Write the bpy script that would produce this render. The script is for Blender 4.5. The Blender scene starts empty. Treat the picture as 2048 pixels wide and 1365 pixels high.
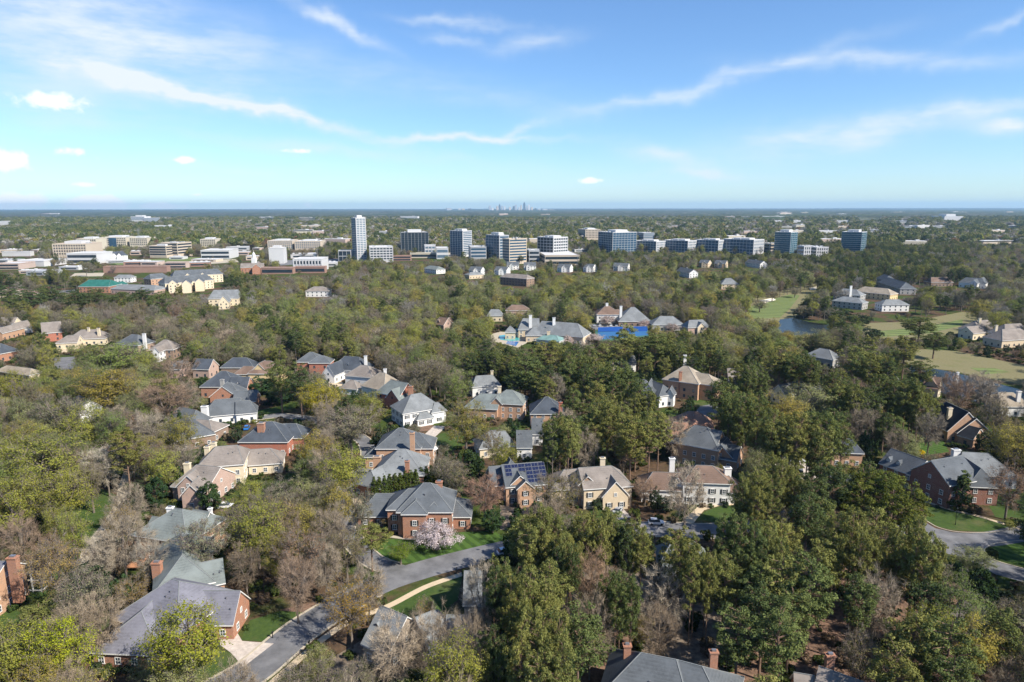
import bpy, math, random
import numpy as np
from math import radians as R, sin, cos, pi, atan2, hypot
from mathutils import Vector, Matrix
random.seed(7); rng = np.random.default_rng(7)
S = bpy.context.scene
COL = bpy.data.collections.new('Scene'); S.collection.children.link(COL)

# ---------------------------------------------------------------- camera
CH = 90.0; F = 1365.0; CU, CV = 1024.0, 682.5; PITCH = math.atan((CV-415.0)/F)
cam = bpy.data.cameras.new('camera'); camo = bpy.data.objects.new('camera', cam); COL.objects.link(camo)
cam.lens = 24.0; cam.sensor_width = 36.0; cam.clip_end = 120000; cam.clip_start = 1
camo.location = (0, 0, CH); camo.rotation_euler = (R(90)-PITCH, 0, R(0.0)); S.camera = camo
camo.rotation_euler = (Matrix.Rotation(R(90)-PITCH, 3, 'X') @ Matrix.Rotation(R(-0.06), 3, 'Z')).to_euler()
sp, cp = sin(PITCH), cos(PITCH)
def ray(u, v):
    a = (u-CU)/F; b = -(v-CV)/F
    return Vector((a, cp+b*sp, -sp+b*cp))
def at(u, v, z=0.0):                     # ground (or height z) point seen at photo pixel u, v
    d = ray(u, v); t = (z-CH)/d.z
    return Vector((d.x*t, d.y*t, z))
def px(p):                               # photo pixel of a world point
    x, y, z = p[0], p[1], p[2]-CH
    dep = y*cp-z*sp; up = y*sp+z*cp
    dep = max(dep, 1e-3)
    return CU+F*x/dep, CV-F*up/dep, dep

# ---------------------------------------------------------------- light, sky
SUN_EL, SUN_AZ = 43.0, 122.0             # azimuth clockwise from +Y
sdir = Vector((sin(R(SUN_AZ))*cos(R(SUN_EL)), cos(R(SUN_AZ))*cos(R(SUN_EL)), sin(R(SUN_EL))))
sl = bpy.data.lights.new('sun', 'SUN'); sl.energy = 5.0; sl.angle = R(0.5); sl.color = (1.0, 0.93, 0.82)
so = bpy.data.objects.new('sun', sl); COL.objects.link(so); so.rotation_euler = (-sdir).to_track_quat('-Z', 'Y').to_euler()
so.location = (300, -100, 400)
W = bpy.data.worlds.new('World'); S.world = W; W.use_nodes = True
S.view_settings.view_transform = 'Standard'; S.view_settings.look = 'None'
S.view_settings.exposure = 0.75; S.view_settings.gamma = 1.0
class NT:
    def __init__(s, t): s.t = t; s.n = t.nodes; s.l = t.links
    def new(s, ty, **k):
        n = s.n.new(ty)
        for a, b in k.items(): setattr(n, a, b)
        return n
    def link(s, a, b): s.l.new(a, b)
    def val(s, sock, v):
        if isinstance(v, bpy.types.NodeSocket): s.link(v, sock)
        elif v is not None: sock.default_value = v
    def math(s, op, a, b=None, c=None, clamp=False):
        n = s.new('ShaderNodeMath', operation=op, use_clamp=clamp)
        s.val(n.inputs[0], a); s.val(n.inputs[1], b); s.val(n.inputs[2], c)
        return n.outputs[0]
    def mix(s, f, a, b, bt='MIX'):
        n = s.new('ShaderNodeMix', data_type='RGBA', blend_type=bt)
        s.val(n.inputs[0], f); s.val(n.inputs[6], a); s.val(n.inputs[7], b)
        return n.outputs[2]
    def noise(s, vec, scale, detail=2, rough=.5):
        n = s.new('ShaderNodeTexNoise'); n.inputs['Scale'].default_value = scale
        n.inputs['Detail'].default_value = detail; n.inputs['Roughness'].default_value = rough
        if vec: s.link(vec, n.inputs['Vector'])
        return n.outputs['Fac'], n.outputs['Color']
    def ramp(s, f, stops, interp='LINEAR'):
        n = s.new('ShaderNodeValToRGB'); n.color_ramp.interpolation = interp; e = n.color_ramp.elements
        while len(e) < len(stops): e.new(.5)
        for i, (p, c) in enumerate(stops):
            e[i].position = p; e[i].color = (*c, 1) if len(c) == 3 else c
        s.val(n.inputs[0], f); return n.outputs[0]
    def smooth(s, x, a, b):
        n = s.new('ShaderNodeMapRange', interpolation_type='SMOOTHSTEP')
        s.val(n.inputs[0], x); n.inputs[1].default_value = a; n.inputs[2].default_value = b
        return n.outputs[0]
w = NT(W.node_tree); w.n.clear()
sky = w.new('ShaderNodeTexSky', sky_type='NISHITA', sun_disc=False)
sky.sun_elevation = R(SUN_EL); sky.sun_rotation = R(SUN_AZ)
sky.altitude = 300; sky.air_density = 1.0; sky.dust_density = .2; sky.ozone_density = 2.2
tc = w.new('ShaderNodeTexCoord'); sx = w.new('ShaderNodeSeparateXYZ'); w.link(tc.outputs['Generated'], sx.inputs[0])
AZ = w.math('DIVIDE', w.math('ARCTAN2', sx.outputs[0], sx.outputs[1]), R(1))
EL = w.math('DIVIDE', w.math('ARCSINE', sx.outputs[2]), R(1))
cxyz = w.new('ShaderNodeCombineXYZ'); w.link(AZ, cxyz.inputs[0]); w.link(EL, cxyz.inputs[1])
mp = w.new('ShaderNodeMapping'); mp.inputs['Scale'].default_value = (.055, .22, 1); mp.inputs['Rotation'].default_value = (0, 0, R(8)); w.link(cxyz.outputs[0], mp.inputs[0])
nf, nc = w.noise(mp.outputs[0], 2.2, 6, .6)
wf, wc = w.noise(cxyz.outputs[0], .14, 4, .6)
pf, pc = w.noise(cxyz.outputs[0], .9, 5, .6)
sw = w.new('ShaderNodeSeparateXYZ'); w.link(wc, sw.inputs[0])
AZ2 = w.math('ADD', AZ, w.math('MULTIPLY', w.math('SUBTRACT', sw.outputs[0], .5), 5.0))
EL2 = w.math('ADD', EL, w.math('MULTIPLY', w.math('SUBTRACT', sw.outputs[1], .5), 3.2))
def azel(u, v):
    d = ray(u, v).normalized(); return math.degrees(atan2(d.x, d.y)), math.degrees(math.asin(d.z))
# cirrus streaks: photo pixel centre, half length, half width (px), tilt (deg, + falls to the right), strength
STREAKS = [(230,60,330,85,8,.75),(120,190,260,95,0,.35),(300,165,190,20,9,.8),(500,215,240,13,12,.85),(620,240,110,9,10,.6),
 (930,280,170,8,0,.75),(1030,266,70,10,-14,.6),(675,45,95,14,28,.55),(920,46,95,12,4,.5),(900,78,60,12,4,.35),(1065,85,70,18,-8,.4),
 (1440,165,230,16,-13,.5),(1800,125,240,18,4,.45),(1680,270,230,34,-4,.75),(1960,225,180,14,-6,.45),(2030,258,60,16,0,.8),
 (1340,322,90,22,14,.55),(1390,348,80,9,0,.45),(700,300,260,16,5,.35),(1250,215,120,12,-6,.35),(2000,40,90,12,-24,.3),(500,330,120,12,0,.3),
 (1100,370,900,60,0,.12),(900,180,260,40,8,.2)]
acc = None
for (u, v, L, wd, tl, st) in STREAKS:
    a0, e0 = azel(u, v); a1, _ = azel(u+L, v); L_ = abs(a1-a0); W_ = wd*.72/F*57.3; st *= .9
    t = R(tl)
    dx = w.math('SUBTRACT', AZ2, a0); dy = w.math('SUBTRACT', EL2, e0)
    xx = w.math('DIVIDE', w.math('ADD', w.math('MULTIPLY', dx, cos(t)), w.math('MULTIPLY', dy, -sin(t))), L_)
    yy = w.math('DIVIDE', w.math('ADD', w.math('MULTIPLY', dx, sin(t)), w.math('MULTIPLY', dy, cos(t))), W_)
    q = w.math('ADD', w.math('MULTIPLY', xx, xx), w.math('MULTIPLY', yy, yy))
    g = w.math('MULTIPLY', w.math('EXPONENT', w.math('MULTIPLY', q, -1.0)), st)
    acc = g if acc is None else w.math('ADD', acc, g)
cir = w.math('MULTIPLY', acc, w.math('ADD', w.math('MULTIPLY', w.smooth(nf, .3, .72), 1.35), .38), clamp=True)
PUFFS = [(112,203,78,20,.8),(25,322,38,20,1),(148,304,36,10,.7),(196,318,10,8,.5),(370,320,30,9,.8),(170,369,28,6,.8),(590,302,46,7,.7),
 (1182,362,38,8,.85),(395,389,30,5,.6),(25,401,62,18,1),(195,405,80,16,1),(320,412,60,8,.9),(615,410,16,8,.6),(530,411,12,5,.5),(455,378,9,4,.5)]
pacc = None
for (u, v, L, wd, st) in PUFFS:
    a0, e0 = azel(u, v); L_ = L/F*57.3*.86; W_ = wd/F*57.3
    xx = w.math('DIVIDE', w.math('SUBTRACT', AZ, a0), L_); yy = w.math('DIVIDE', w.math('SUBTRACT', EL, e0), W_)
    q = w.math('ADD', w.math('MULTIPLY', xx, xx), w.math('MULTIPLY', yy, yy))
    g = w.math('MULTIPLY', w.math('EXPONENT', w.math('MULTIPLY', q, -1.0)), st)
    pacc = g if pacc is None else w.math('MAXIMUM', pacc, g)
puff = w.math('MULTIPLY', w.smooth(w.math('ADD', pacc, w.math('MULTIPLY', w.math('SUBTRACT', pf, .5), 1.3)), .38, .78), w.math('MULTIPLY', w.smooth(pacc, .1, .5), .75))
tint = w.mix(1.0, sky.outputs[0], (.66, .85, 1.06, 1), 'MULTIPLY')
c1 = w.mix(cir, tint, (5.2, 5.7, 6.2, 1))
c2 = w.mix(puff, c1, (7.6, 7.3, 7.2, 1))
bg = w.new('ShaderNodeBackground'); bg.inputs[1].default_value = .10; w.link(c2, bg.inputs[0])
wo = w.new('ShaderNodeOutputWorld'); w.link(bg.outputs[0], wo.inputs[0])
c = S.cycles; c.use_denoising = True; c.max_bounces = 5; c.diffuse_bounces = 2; c.glossy_bounces = 2; c.transparent_max_bounces = 4
c.volume_bounces = 0; c.transmission_bounces = 2; c.caustics_reflective = False; c.caustics_refractive = False; c.sample_clamp_indirect = 5
try: c.use_adaptive_sampling = True; c.adaptive_threshold = .02
except Exception: pass

# ---------------------------------------------------------------- materials
MATS = {}
def mat(name, col, rough=.85, var=.12, scale=1.2, spec=.3, objc=False, metal=0, c2=None, coords='Object', bump=0):
    if name in MATS: return MATS[name]
    m = bpy.data.materials.new(name); m.use_nodes = True; MATS[name] = m
    t = NT(m.node_tree); b = t.n['Principled BSDF']
    b.inputs['Roughness'].default_value = rough; b.inputs['Specular IOR Level'].default_value = spec; b.inputs['Metallic'].default_value = metal
    tcn = t.new('ShaderNodeTexCoord'); f, _ = t.noise(tcn.outputs[coords], scale, 5, .6)
    lo = tuple(x*(1-var) for x in col); hi = tuple(min(1, x*(1+var)) for x in (c2 or col))
    r = t.ramp(f, [(.3, lo), (.7, hi)])
    if objc:
        oi = t.new('ShaderNodeObjectInfo'); r = t.mix(1.0, r, oi.outputs['Color'], 'MULTIPLY')
    t.link(r, b.inputs['Base Color'])
    if bump:
        bn = t.new('ShaderNodeBump'); bn.inputs['Strength'].default_value = bump; bn.inputs['Distance'].default_value = .3
        t.link(f, bn.inputs['Height']); t.link(bn.outputs[0], b.inputs['Normal'])
    return m
def shingle(name, col, hi=None):
    m = bpy.data.materials.new(name); m.use_nodes = True; MATS[name] = m
    t = NT(m.node_tree); b = t.n['Principled BSDF']; b.inputs['Roughness'].default_value = .9; b.inputs['Specular IOR Level'].default_value = .15
    g = t.new('ShaderNodeNewGeometry')
    f, _ = t.noise(g.outputs['Position'], 1.9, 6, .75); f2, _ = t.noise(g.outputs['Position'], .23, 3, .6)
    sp_ = t.new('ShaderNodeSeparateXYZ'); t.link(g.outputs['Position'], sp_.inputs[0])
    row = t.math('FRACT', t.math('MULTIPLY', sp_.outputs[2], 2.6))
    r = t.ramp(t.math('ADD', t.math('MULTIPLY', f, .75), t.math('MULTIPLY', row, .14)), [(.25, tuple(x*.62 for x in col)), (.75, tuple(x*1.35 for x in col))])
    r = t.mix(t.smooth(f2, .35, .75), r, (*(hi or tuple(x*1.25 for x in col)), 1))
    t.link(r, b.inputs['Base Color']); return m
def brick(name, col):
    m = bpy.data.materials.new(name); m.use_nodes = True; MATS[name] = m
    t = NT(m.node_tree); b = t.n['Principled BSDF']; b.inputs['Roughness'].default_value = .9; b.inputs['Specular IOR Level'].default_value = .15
    g = t.new('ShaderNodeNewGeometry'); s3 = t.new('ShaderNodeSeparateXYZ'); t.link(g.outputs['Position'], s3.inputs[0])
    cx = t.new('ShaderNodeCombineXYZ'); t.link(t.math('ADD', s3.outputs[0], s3.outputs[1]), cx.inputs[0]); t.link(s3.outputs[2], cx.inputs[1])
    br = t.new('ShaderNodeTexBrick'); t.link(cx.outputs[0], br.inputs[0]); br.inputs['Scale'].default_value = 1
    br.inputs['Brick Width'].default_value = .42; br.inputs['Row Height'].default_value = .16; br.inputs['Mortar Size'].default_value = .012
    br.inputs['Color1'].default_value = (*tuple(x*.78 for x in col), 1); br.inputs['Color2'].default_value = (*tuple(x*1.2 for x in col), 1)
    br.inputs['Mortar'].default_value = (.42, .36, .3, 1)
    f, _ = t.noise(g.outputs['Position'], .5, 4, .6)
    t.link(t.mix(t.smooth(f, .3, .8), br.outputs['Color'], tuple(x*1.15 for x in col)+(1,)), b.inputs['Base Color']); return m
def glass(name, col, rough=.12, spec=.5):
    m = mat(name, col, rough, .25, .15, spec); return m
def leafmat(name, col, stops=None, trans=.35, rough=.75, var=.3):
    """col: None -> use the tree's own colour; stops: species mix chosen per tree"""
    m = bpy.data.materials.new(name); m.use_nodes = True; MATS[name] = m
    t = NT(m.node_tree); t.n.clear(); o = t.new('ShaderNodeOutputMaterial')
    oi = t.new('ShaderNodeObjectInfo'); g = t.new('ShaderNodeNewGeometry')
    if stops: base = t.ramp(oi.outputs['Random'], stops, 'CONSTANT')
    else: base = oi.outputs['Color']
    rr = t.math('ADD', t.math('MULTIPLY', g.outputs['Random Per Island'], 2*var), 1-var)
    hv = t.new('ShaderNodeHueSaturation'); t.link(base, hv.inputs['Color']); t.link(rr, hv.inputs['Value'])
    t.link(t.math('ADD', t.math('MULTIPLY', g.outputs['Random Per Island'], -.03), .515), hv.inputs['Hue'])
    d = t.new('ShaderNodeBsdfDiffuse'); t.link(hv.outputs[0], d.inputs[0])
    out = d.outputs[0]
    if trans:
        tr = t.new('ShaderNodeBsdfTranslucent'); t.link(hv.outputs[0], tr.inputs[0])
        mx = t.new('ShaderNodeMixShader'); mx.inputs[0].default_value = trans; t.link(out, mx.inputs[1]); t.link(tr.outputs[0], mx.inputs[2]); out = mx.outputs[0]
    t.link(out, o.inputs[0]); return m

ROOFS = {k: shingle('roof_'+k, v) for k, v in dict(slate=(.095,.105,.115), navy=(.06,.07,.085), green=(.15,.17,.165), grey=(.17,.18,.185),
     taupe=(.20,.175,.155), brown=(.16,.11,.085), terra=(.30,.17,.12), tan=(.27,.23,.18), black=(.028,.03,.036), teal=(.15,.25,.235), greenmetal=(.025,.12,.10), lilac=(.15,.15,.175), white=(.75,.75,.73)).items()}
WALLS = {'brick': brick('wall_brick', (.33,.155,.095)), 'red': brick('wall_red', (.35,.12,.075)), 'tanbrick': brick('wall_tanbrick', (.42,.25,.155)),
     'pink': brick('wall_pink', (.40,.28,.23)), 'dark': brick('wall_dark', (.22,.095,.07)), 'brown': brick('wall_brown', (.22,.15,.11)),
     'white': mat('wall_white', (.72,.71,.68), .8, .05), 'cream': mat('wall_cream', (.66,.56,.40), .85, .07), 'yellow': mat('wall_yellow', (.66,.50,.27), .85, .07),
     'beige': mat('wall_beige', (.58,.47,.33), .85, .08), 'grey': mat('wall_grey', (.34,.33,.31), .85, .1), 'stone': mat('wall_stone', (.36,.30,.24), .9, .3, 2.5), 'blue': mat('wall_blue', (.45,.5,.55), .85, .1)}
M_TRIM = mat('trim_white', (.74,.73,.70), .6, .04); M_CAP = mat('ridge_cap', (.20,.21,.21), .9, .1); M_PANE = glass('window_glass', (.045,.06,.075), .08)
M_SHUT = mat('shutter_paint', (.02,.022,.025), .6, .1); M_DOOR = mat('door_wood', (.10,.045,.02), .5, .15); M_GAR = mat('garage_door_paint', (.66,.64,.6), .6, .05)
M_CAPM = mat('metal_cap', (.35,.35,.36), .4, .1, metal=.7)
M_BARK = mat('bark', (.17,.14,.115), .95, .35, 1.5); M_BARKP = mat('pine_bark', (.20,.13,.09), .95, .3, 1.5); M_TWIG = mat('twig', (.205,.178,.142), .95, .35, .8, objc=True)
M_LEAF = leafmat('leaf', None, trans=.45); M_NEED = leafmat('needle', None, trans=.12, var=.35)
# ---------------------------------------------------------------- mesh helper
class MB:
    def __init__(s): s.v = []; s.f = []; s.m = []
    def add(s, vs, fs, mi=0):
        o = len(s.v); s.v += [tuple(p) for p in vs]
        for f in fs: s.f.append([o+i for i in f]); s.m.append(mi)
    def box(s, c, d, rz=0, mi=0, ax=None):
        cx, sx_ = cos(rz), sin(rz); hx, hy, hz = d[0]/2, d[1]/2, d[2]/2
        vs = []
        for (a, b, e) in ((-1,-1,-1),(1,-1,-1),(1,1,-1),(-1,1,-1),(-1,-1,1),(1,-1,1),(1,1,1),(-1,1,1)):
            x, y, z = a*hx, b*hy, e*hz; vs.append((c[0]+x*cx-y*sx_, c[1]+x*sx_+y*cx, c[2]+z))
        s.add(vs, [(0,3,2,1),(4,5,6,7),(0,1,5,4),(1,2,6,5),(2,3,7,6),(3,0,4,7)], mi)
    def bar(s, a, b, r1, r2=None, n=6, mi=0, cap=True):
        a = Vector(a); b = Vector(b); r2 = r1 if r2 is None else r2; d = (b-a)
        if d.length < 1e-6: return
        d.normalize(); q = d.orthogonal().normalized(); p = d.cross(q)
        vs = [];
        for (c_, r) in ((a, r1), (b, r2)):
            for i in range(n):
                t = 2*pi*i/n; vs.append(c_+q*cos(t)*r+p*sin(t)*r)
        fs = [(i, (i+1) % n, n+(i+1) % n, n+i) for i in range(n)]
        if cap: fs += [tuple(range(n-1, -1, -1)), tuple(range(n, 2*n))]
        s.add(vs, fs, mi)
    def poly(s, pts, z0, z1, mi=0, top_mi=None):       # extruded polygon
        n = len(pts); ar = sum(pts[i][0]*pts[(i+1)%n][1]-pts[(i+1)%n][0]*pts[i][1] for i in range(n))
        if ar < 0: pts = pts[::-1]
        vs = [(p[0], p[1], z0) for p in pts]+[(p[0], p[1], z1) for p in pts]
        s.add(vs, [tuple(range(n-1, -1, -1))]+[(i, (i+1) % n, n+(i+1) % n, n+i) for i in range(n)], mi)
        s.add(vs[n:], [tuple(range(n))], mi if top_mi is None else top_mi)
    def mesh(s, name, mats):
        me = bpy.data.meshes.new(name); me.from_pydata(s.v, [], s.f)
        for m in mats: me.materials.append(m)
        if len(mats) > 1: me.polygons.foreach_set('material_index', s.m)
        me.update(); return me
    def obj(s, name, mats, parent=None, **k):
        return link(name, s.mesh(name, mats if isinstance(mats, (list, tuple)) else [mats]), parent, **k)
def link(name, data, parent=None, loc=None, rz=0, scale=None, label=None, cat=None, group=None, kind=None, color=None):
    o = bpy.data.objects.new(name, data); COL.objects.link(o)
    if parent: o.parent = parent
    if loc is not None: o.location = loc
    if rz: o.rotation_euler = (0, 0, rz)
    if scale is not None: o.scale = scale
    if label: o['label'] = label
    if cat: o['category'] = cat
    if group: o['group'] = group
    if kind: o['kind'] = kind
    if color: o.color = (*color, 1)
    return o
def empty(name, loc, **k):
    o = link(name, None, None, loc, **k); o.empty_display_size = .5; return o
THINGS = []   # landmarks: (u, v, phrase)
# ---------------------------------------------------------------- ground, roads, water
CLEAR = []           # photo-space polygons that no scattered tree may cover
BLOCK = []           # world polygons where nothing is planted
def inpoly(x, y, P):
    c_ = False; n = len(P); j = n-1
    for i in range(n):
        if (P[i][1] > y) != (P[j][1] > y) and x < (P[j][0]-P[i][0])*(y-P[i][1])/(P[j][1]-P[i][1])+P[i][0]: c_ = not c_
        j = i
    return c_
def gmat():
    m = bpy.data.materials.new('ground'); m.use_nodes = True; t = NT(m.node_tree); b = t.n['Principled BSDF']; b.inputs['Roughness'].default_value = 1; b.inputs['Specular IOR Level'].default_value = .05
    g = t.new('ShaderNodeNewGeometry'); a, _ = t.noise(g.outputs['Position'], .035, 4, .6); f, _ = t.noise(g.outputs['Position'], .5, 6, .7); h, _ = t.noise(g.outputs['Position'], 3.5, 4, .7)
    gr = t.ramp(f, [(.3, (.035,.06,.016)), (.55, (.07,.10,.025)), (.75, (.12,.125,.05))])
    br = t.ramp(f, [(.3, (.06,.045,.03)), (.55, (.13,.085,.055)), (.72, (.20,.12,.075))])
    col = t.mix(t.smooth(a, .44, .56), br, gr)
    col = t.mix(t.math('MULTIPLY', h, .6), col, (.10,.085,.055,1), 'OVERLAY')
    t.link(col, b.inputs['Base Color']); return m
M_GROUND = gmat()
mb = MB(); E = 36000
mb.add([(-E,-300,0),(E,-300,0),(E,E,0),(-E,E,0)], [(0,1,2,3)]); mb.obj('ground', M_GROUND, kind='structure')
def lawnmat(name, c1, c2, stripes=None, patch=(.12,.11,.05)):
    m = bpy.data.materials.new(name); m.use_nodes = True; t = NT(m.node_tree); b = t.n['Principled BSDF']; b.inputs['Roughness'].default_value = 1; b.inputs['Specular IOR Level'].default_value = .05
    g = t.new('ShaderNodeNewGeometry'); f, _ = t.noise(g.outputs['Position'], .9, 5, .7); a, _ = t.noise(g.outputs['Position'], .09, 3, .6)
    col = t.ramp(f, [(.3, c1), (.7, c2)])
    col = t.mix(t.math('MULTIPLY', t.smooth(a, .5, .75), .6), col, (*patch, 1))
    if stripes:
        s3 = t.new('ShaderNodeSeparateXYZ'); t.link(g.outputs['Position'], s3.inputs[0]); aa = R(stripes[0])
        d = t.math('ADD', t.math('MULTIPLY', s3.outputs[0], cos(aa)), t.math('MULTIPLY', s3.outputs[1], sin(aa)))
        d = t.math('ADD', d, t.math('MULTIPLY', a, 2.0))
        s_ = t.smooth(t.math('SINE', t.math('MULTIPLY', d, 2*pi/stripes[1])), -.5, .5)
        col = t.mix(t.math('MULTIPLY', s_, .5), col, tuple(min(1, x*1.7) for x in c2)+(1,))
    t.link(col, b.inputs['Base Color']); return m
M_LAWN = lawnmat('lawn', (.035,.062,.018), (.065,.10,.026)); M_STRIPE = lawnmat('mown_lawn', (.03,.06,.015), (.05,.088,.02), (35, 2.6), (.05,.085,.022))
M_ROUGH = lawnmat('dormant_grass', (.15,.135,.07), (.215,.195,.105), None, (.13,.14,.055)); M_FAIR = lawnmat('fairway_grass', (.085,.11,.04), (.12,.15,.055), (80, 9), (.17,.17,.075))
M_STRAW = mat('pine_straw', (.12,.075,.05), 1, .4, .9, c2=(.18,.11,.075)); M_MULCH = mat('leaf_litter', (.13,.095,.07), 1, .35, .8, c2=(.19,.15,.11))
M_ASPH = mat('asphalt', (.115,.115,.12), .9, .2, .22, c2=(.16,.16,.165)); M_CONC = mat('concrete', (.40,.35,.27), .9, .12, .8); M_PAVE = mat('driveway_paving', (.42,.36,.31), .9, .14, .9, c2=(.5,.44,.38))
M_TAND = mat('tan_paving', (.50,.40,.27), .9, .1, .6); M_SAND = mat('sand', (.75,.68,.55), 1, .05, .5); M_WATER = mat('pond_water', (.018,.026,.03), .22, .3, .02, spec=.07)
def sheet(name, pts, z, m, clear=True, block=True):
    P = [at(*p) for p in pts]; mb = MB(); mb.poly([(p.x, p.y) for p in P], -.4, z)
    o = mb.obj(name, m, kind='structure')
    if clear: CLEAR.append(pts)
    if block: BLOCK.append([(p.x, p.y) for p in P])
    return o
def smooth_line(P, k=8):
    out = []
    for i in range(len(P)-1):
        p0 = P[max(i-1, 0)]; p1 = P[i]; p2 = P[i+1]; p3 = P[min(i+2, len(P)-1)]
        for j in range(k):
            t = j/k; out.append(.5*((2*p1)+(-p0+p2)*t+(2*p0-5*p1+4*p2-p3)*t*t+(-p0+3*p1-3*p2+p3)*t**3))
    out.append(P[-1]); return out
LINES = []; LINES_ALL = [(smooth_line([at(*p) for p in P_], 12), h_) for P_, h_ in (([(740,1168),(760,1168),(850,1138),(930,1117),(1010,1098)], 4.0), ([(800,1142),(740,1118),(695,1060)], 2.0))]
def road(pts, width, z, m=None, name='road', kerb=True, clear=True, kz=.12):
    L = smooth_line([at(*p) for p in pts]); N = []
    for i in range(len(L)):
        d = (L[min(i+1, len(L)-1)]-L[max(i-1, 0)]); d.z = 0; d.normalize(); N.append(Vector((-d.y, d.x, 0)))
    h = width/2; mb = MB()
    a = [L[i]+N[i]*h for i in range(len(L))]; b = [L[i]-N[i]*h for i in range(len(L))]
    vs = [(p.x, p.y, z) for q in zip(b, a) for p in q]
    mb.add(vs, [(2*i, 2*i+2, 2*i+3, 2*i+1) for i in range(len(L)-1)]); mb.obj(name, m or M_ASPH, kind='structure')
    LINES.append((L, h))
    if kerb:
        for sgn, e in ((1, a), (-1, b)):
            k = MB()
            o_ = [e[i]+N[i]*sgn*.45 for i in range(len(L))]
            vs = []
            for i in range(len(L)):
                for q, zz in ((e[i], -.1), (e[i], kz+.05), (o_[i], kz+.05), (o_[i], -.1)): vs.append((q.x, q.y, zz))
            fs = []
            for i in range(len(L)-1):
                if any((q-(e[i]+e[i+1])/2).length < h2+1.2 for L2, h2 in LINES_ALL for q in L2 if L2[0] != L[0]): continue
                for j in range(3): fs.append((4*i+j, 4*i+j+1, 4*i+j+5, 4*i+j+4))
            k.add(vs, fs); k.obj('kerb', M_CONC, kind='structure')
    poly = [(p.x, p.y) for p in a]+[(p.x, p.y) for p in b[::-1]]; BLOCK.append(poly)
    if clear:
        CLEAR.append([px(p)[:2] for p in a]+[px(p)[:2] for p in b[::-1]])
    return L
# main street, side street, right-hand court
R1 = road([(400,1400),(500,1345),(600,1262),(680,1212),(760,1168),(850,1138),(930,1117),(1010,1098),(1100,1080),(1200,1068),(1320,1059),(1430,1063),(1540,1048),(1620,1012),(1668,978),(1695,950)], 8.6, .03, clear=False)
R2 = road([(800,1142),(740,1118),(695,1060),(690,985),(735,925),(725,880),(650,846),(570,832),(515,836)], 5.6, .022, clear=False)
CLEAR.append([(470,1365),(600,1240),(660,1235),(640,1290),(540,1365)]); CLEAR.append([(775,1185),(760,1125),(850,1130),(1000,1085),(1015,1098),(900,1150),(800,1200)])
CLEAR.append([(1270,1040),(1345,1040),(1345,1075),(1275,1068)])
CLEAR.append([(500,845),(520,815),(590,805),(600,835)])
road([(2150,1030),(2040,1068),(1940,1082),(1850,1072),(1790,1052)], 7.5, .03, clear=False, kerb=False)
sheet('road', [(1845,1043),(1870,1058),(1905,1066),(1950,1069),(2000,1067),(2060,1050),(2060,1084),(1990,1088),(1968,1100),(1985,1122),(2060,1142),(2060,1170),(1990,1150),(1930,1118),(1860,1100),(1838,1070)], .035, M_ASPH)
road([(1850,1042),(1875,1056),(1910,1065),(1955,1067),(2000,1064),(2060,1047)], .35, .14, M_CONC, 'kerb', False, False)
road([(2070,1081),(1995,1088),(1969,1101),(1986,1121),(2070,1145)], .35, .14, M_CONC, 'kerb', False, False)
sheet('road', [(1393,822),(1400,813),(1418,810),(1436,815),(1440,826),(1425,836),(1400,834)], .03, M_ASPH)
sheet('road', [(95,716),(160,712),(158,738),(115,739)], .03, M_ASPH)
sheet('road', [(970,862),(1015,858),(1010,880),(975,885)], .03, M_ASPH, clear=False)
# pavements and paths
road([(480,1420),(560,1352),(640,1283),(700,1243),(778,1212),(850,1175),(915,1152),(960,1138)], 1.7, .10, M_TAND, 'pavement', False, False)
road([(262,930),(249,965),(238,1010),(205,1060),(180,1090),(168,1130)], 3.0, .03, M_CONC, 'path', False, True)
road([(1850,1004),(1905,1022),(1950,1032),(2048,1062)], 1.3, .06, M_TAND, 'path', False, False)
road([(780,1073),(830,1078),(880,1068)], 1.3, .06, M_CONC, 'path', False, False)
# driveways
sheet('driveway', [(440,1255),(466,1252),(484,1282),(547,1287),(486,1334),(462,1306),(440,1290)], .05, M_PAVE)
sheet('driveway', [(1362,1046),(1378,1030),(1398,1012),(1440,1000),(1500,1000),(1500,1010),(1440,1012),(1408,1021),(1392,1040),(1385,1050)], .05, M_TAND)
sheet('driveway', [(700,1035),(722,1028),(735,1058),(712,1062)], .05, M_PAVE)
sheet('driveway', [(835,882),(868,852),(893,853),(858,885)], .05, M_PAVE)
sheet('driveway', [(1275,1062),(1300,1058),(1296,1046),(1278,1048)], .05, M_PAVE, clear=False)
sheet('driveway', [(700,1000),(740,990),(745,1005),(715,1020)], .05, M_TAND, clear=False)
sheet('driveway', [(1205,1010),(1240,1012),(1262,1035),(1230,1042)], .05, M_PAVE, clear=False)
sheet('driveway', [(640,770),(680,760),(690,770),(650,780)], .05, M_TAND, clear=False)
sheet('driveway', [(115,700),(165,690),(168,697),(120,707)], .05, M_TAND, clear=False)
sheet('driveway', [(1530,925),(1600,918),(1640,960),(1560,965)], .05, M_PAVE, clear=False)
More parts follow.
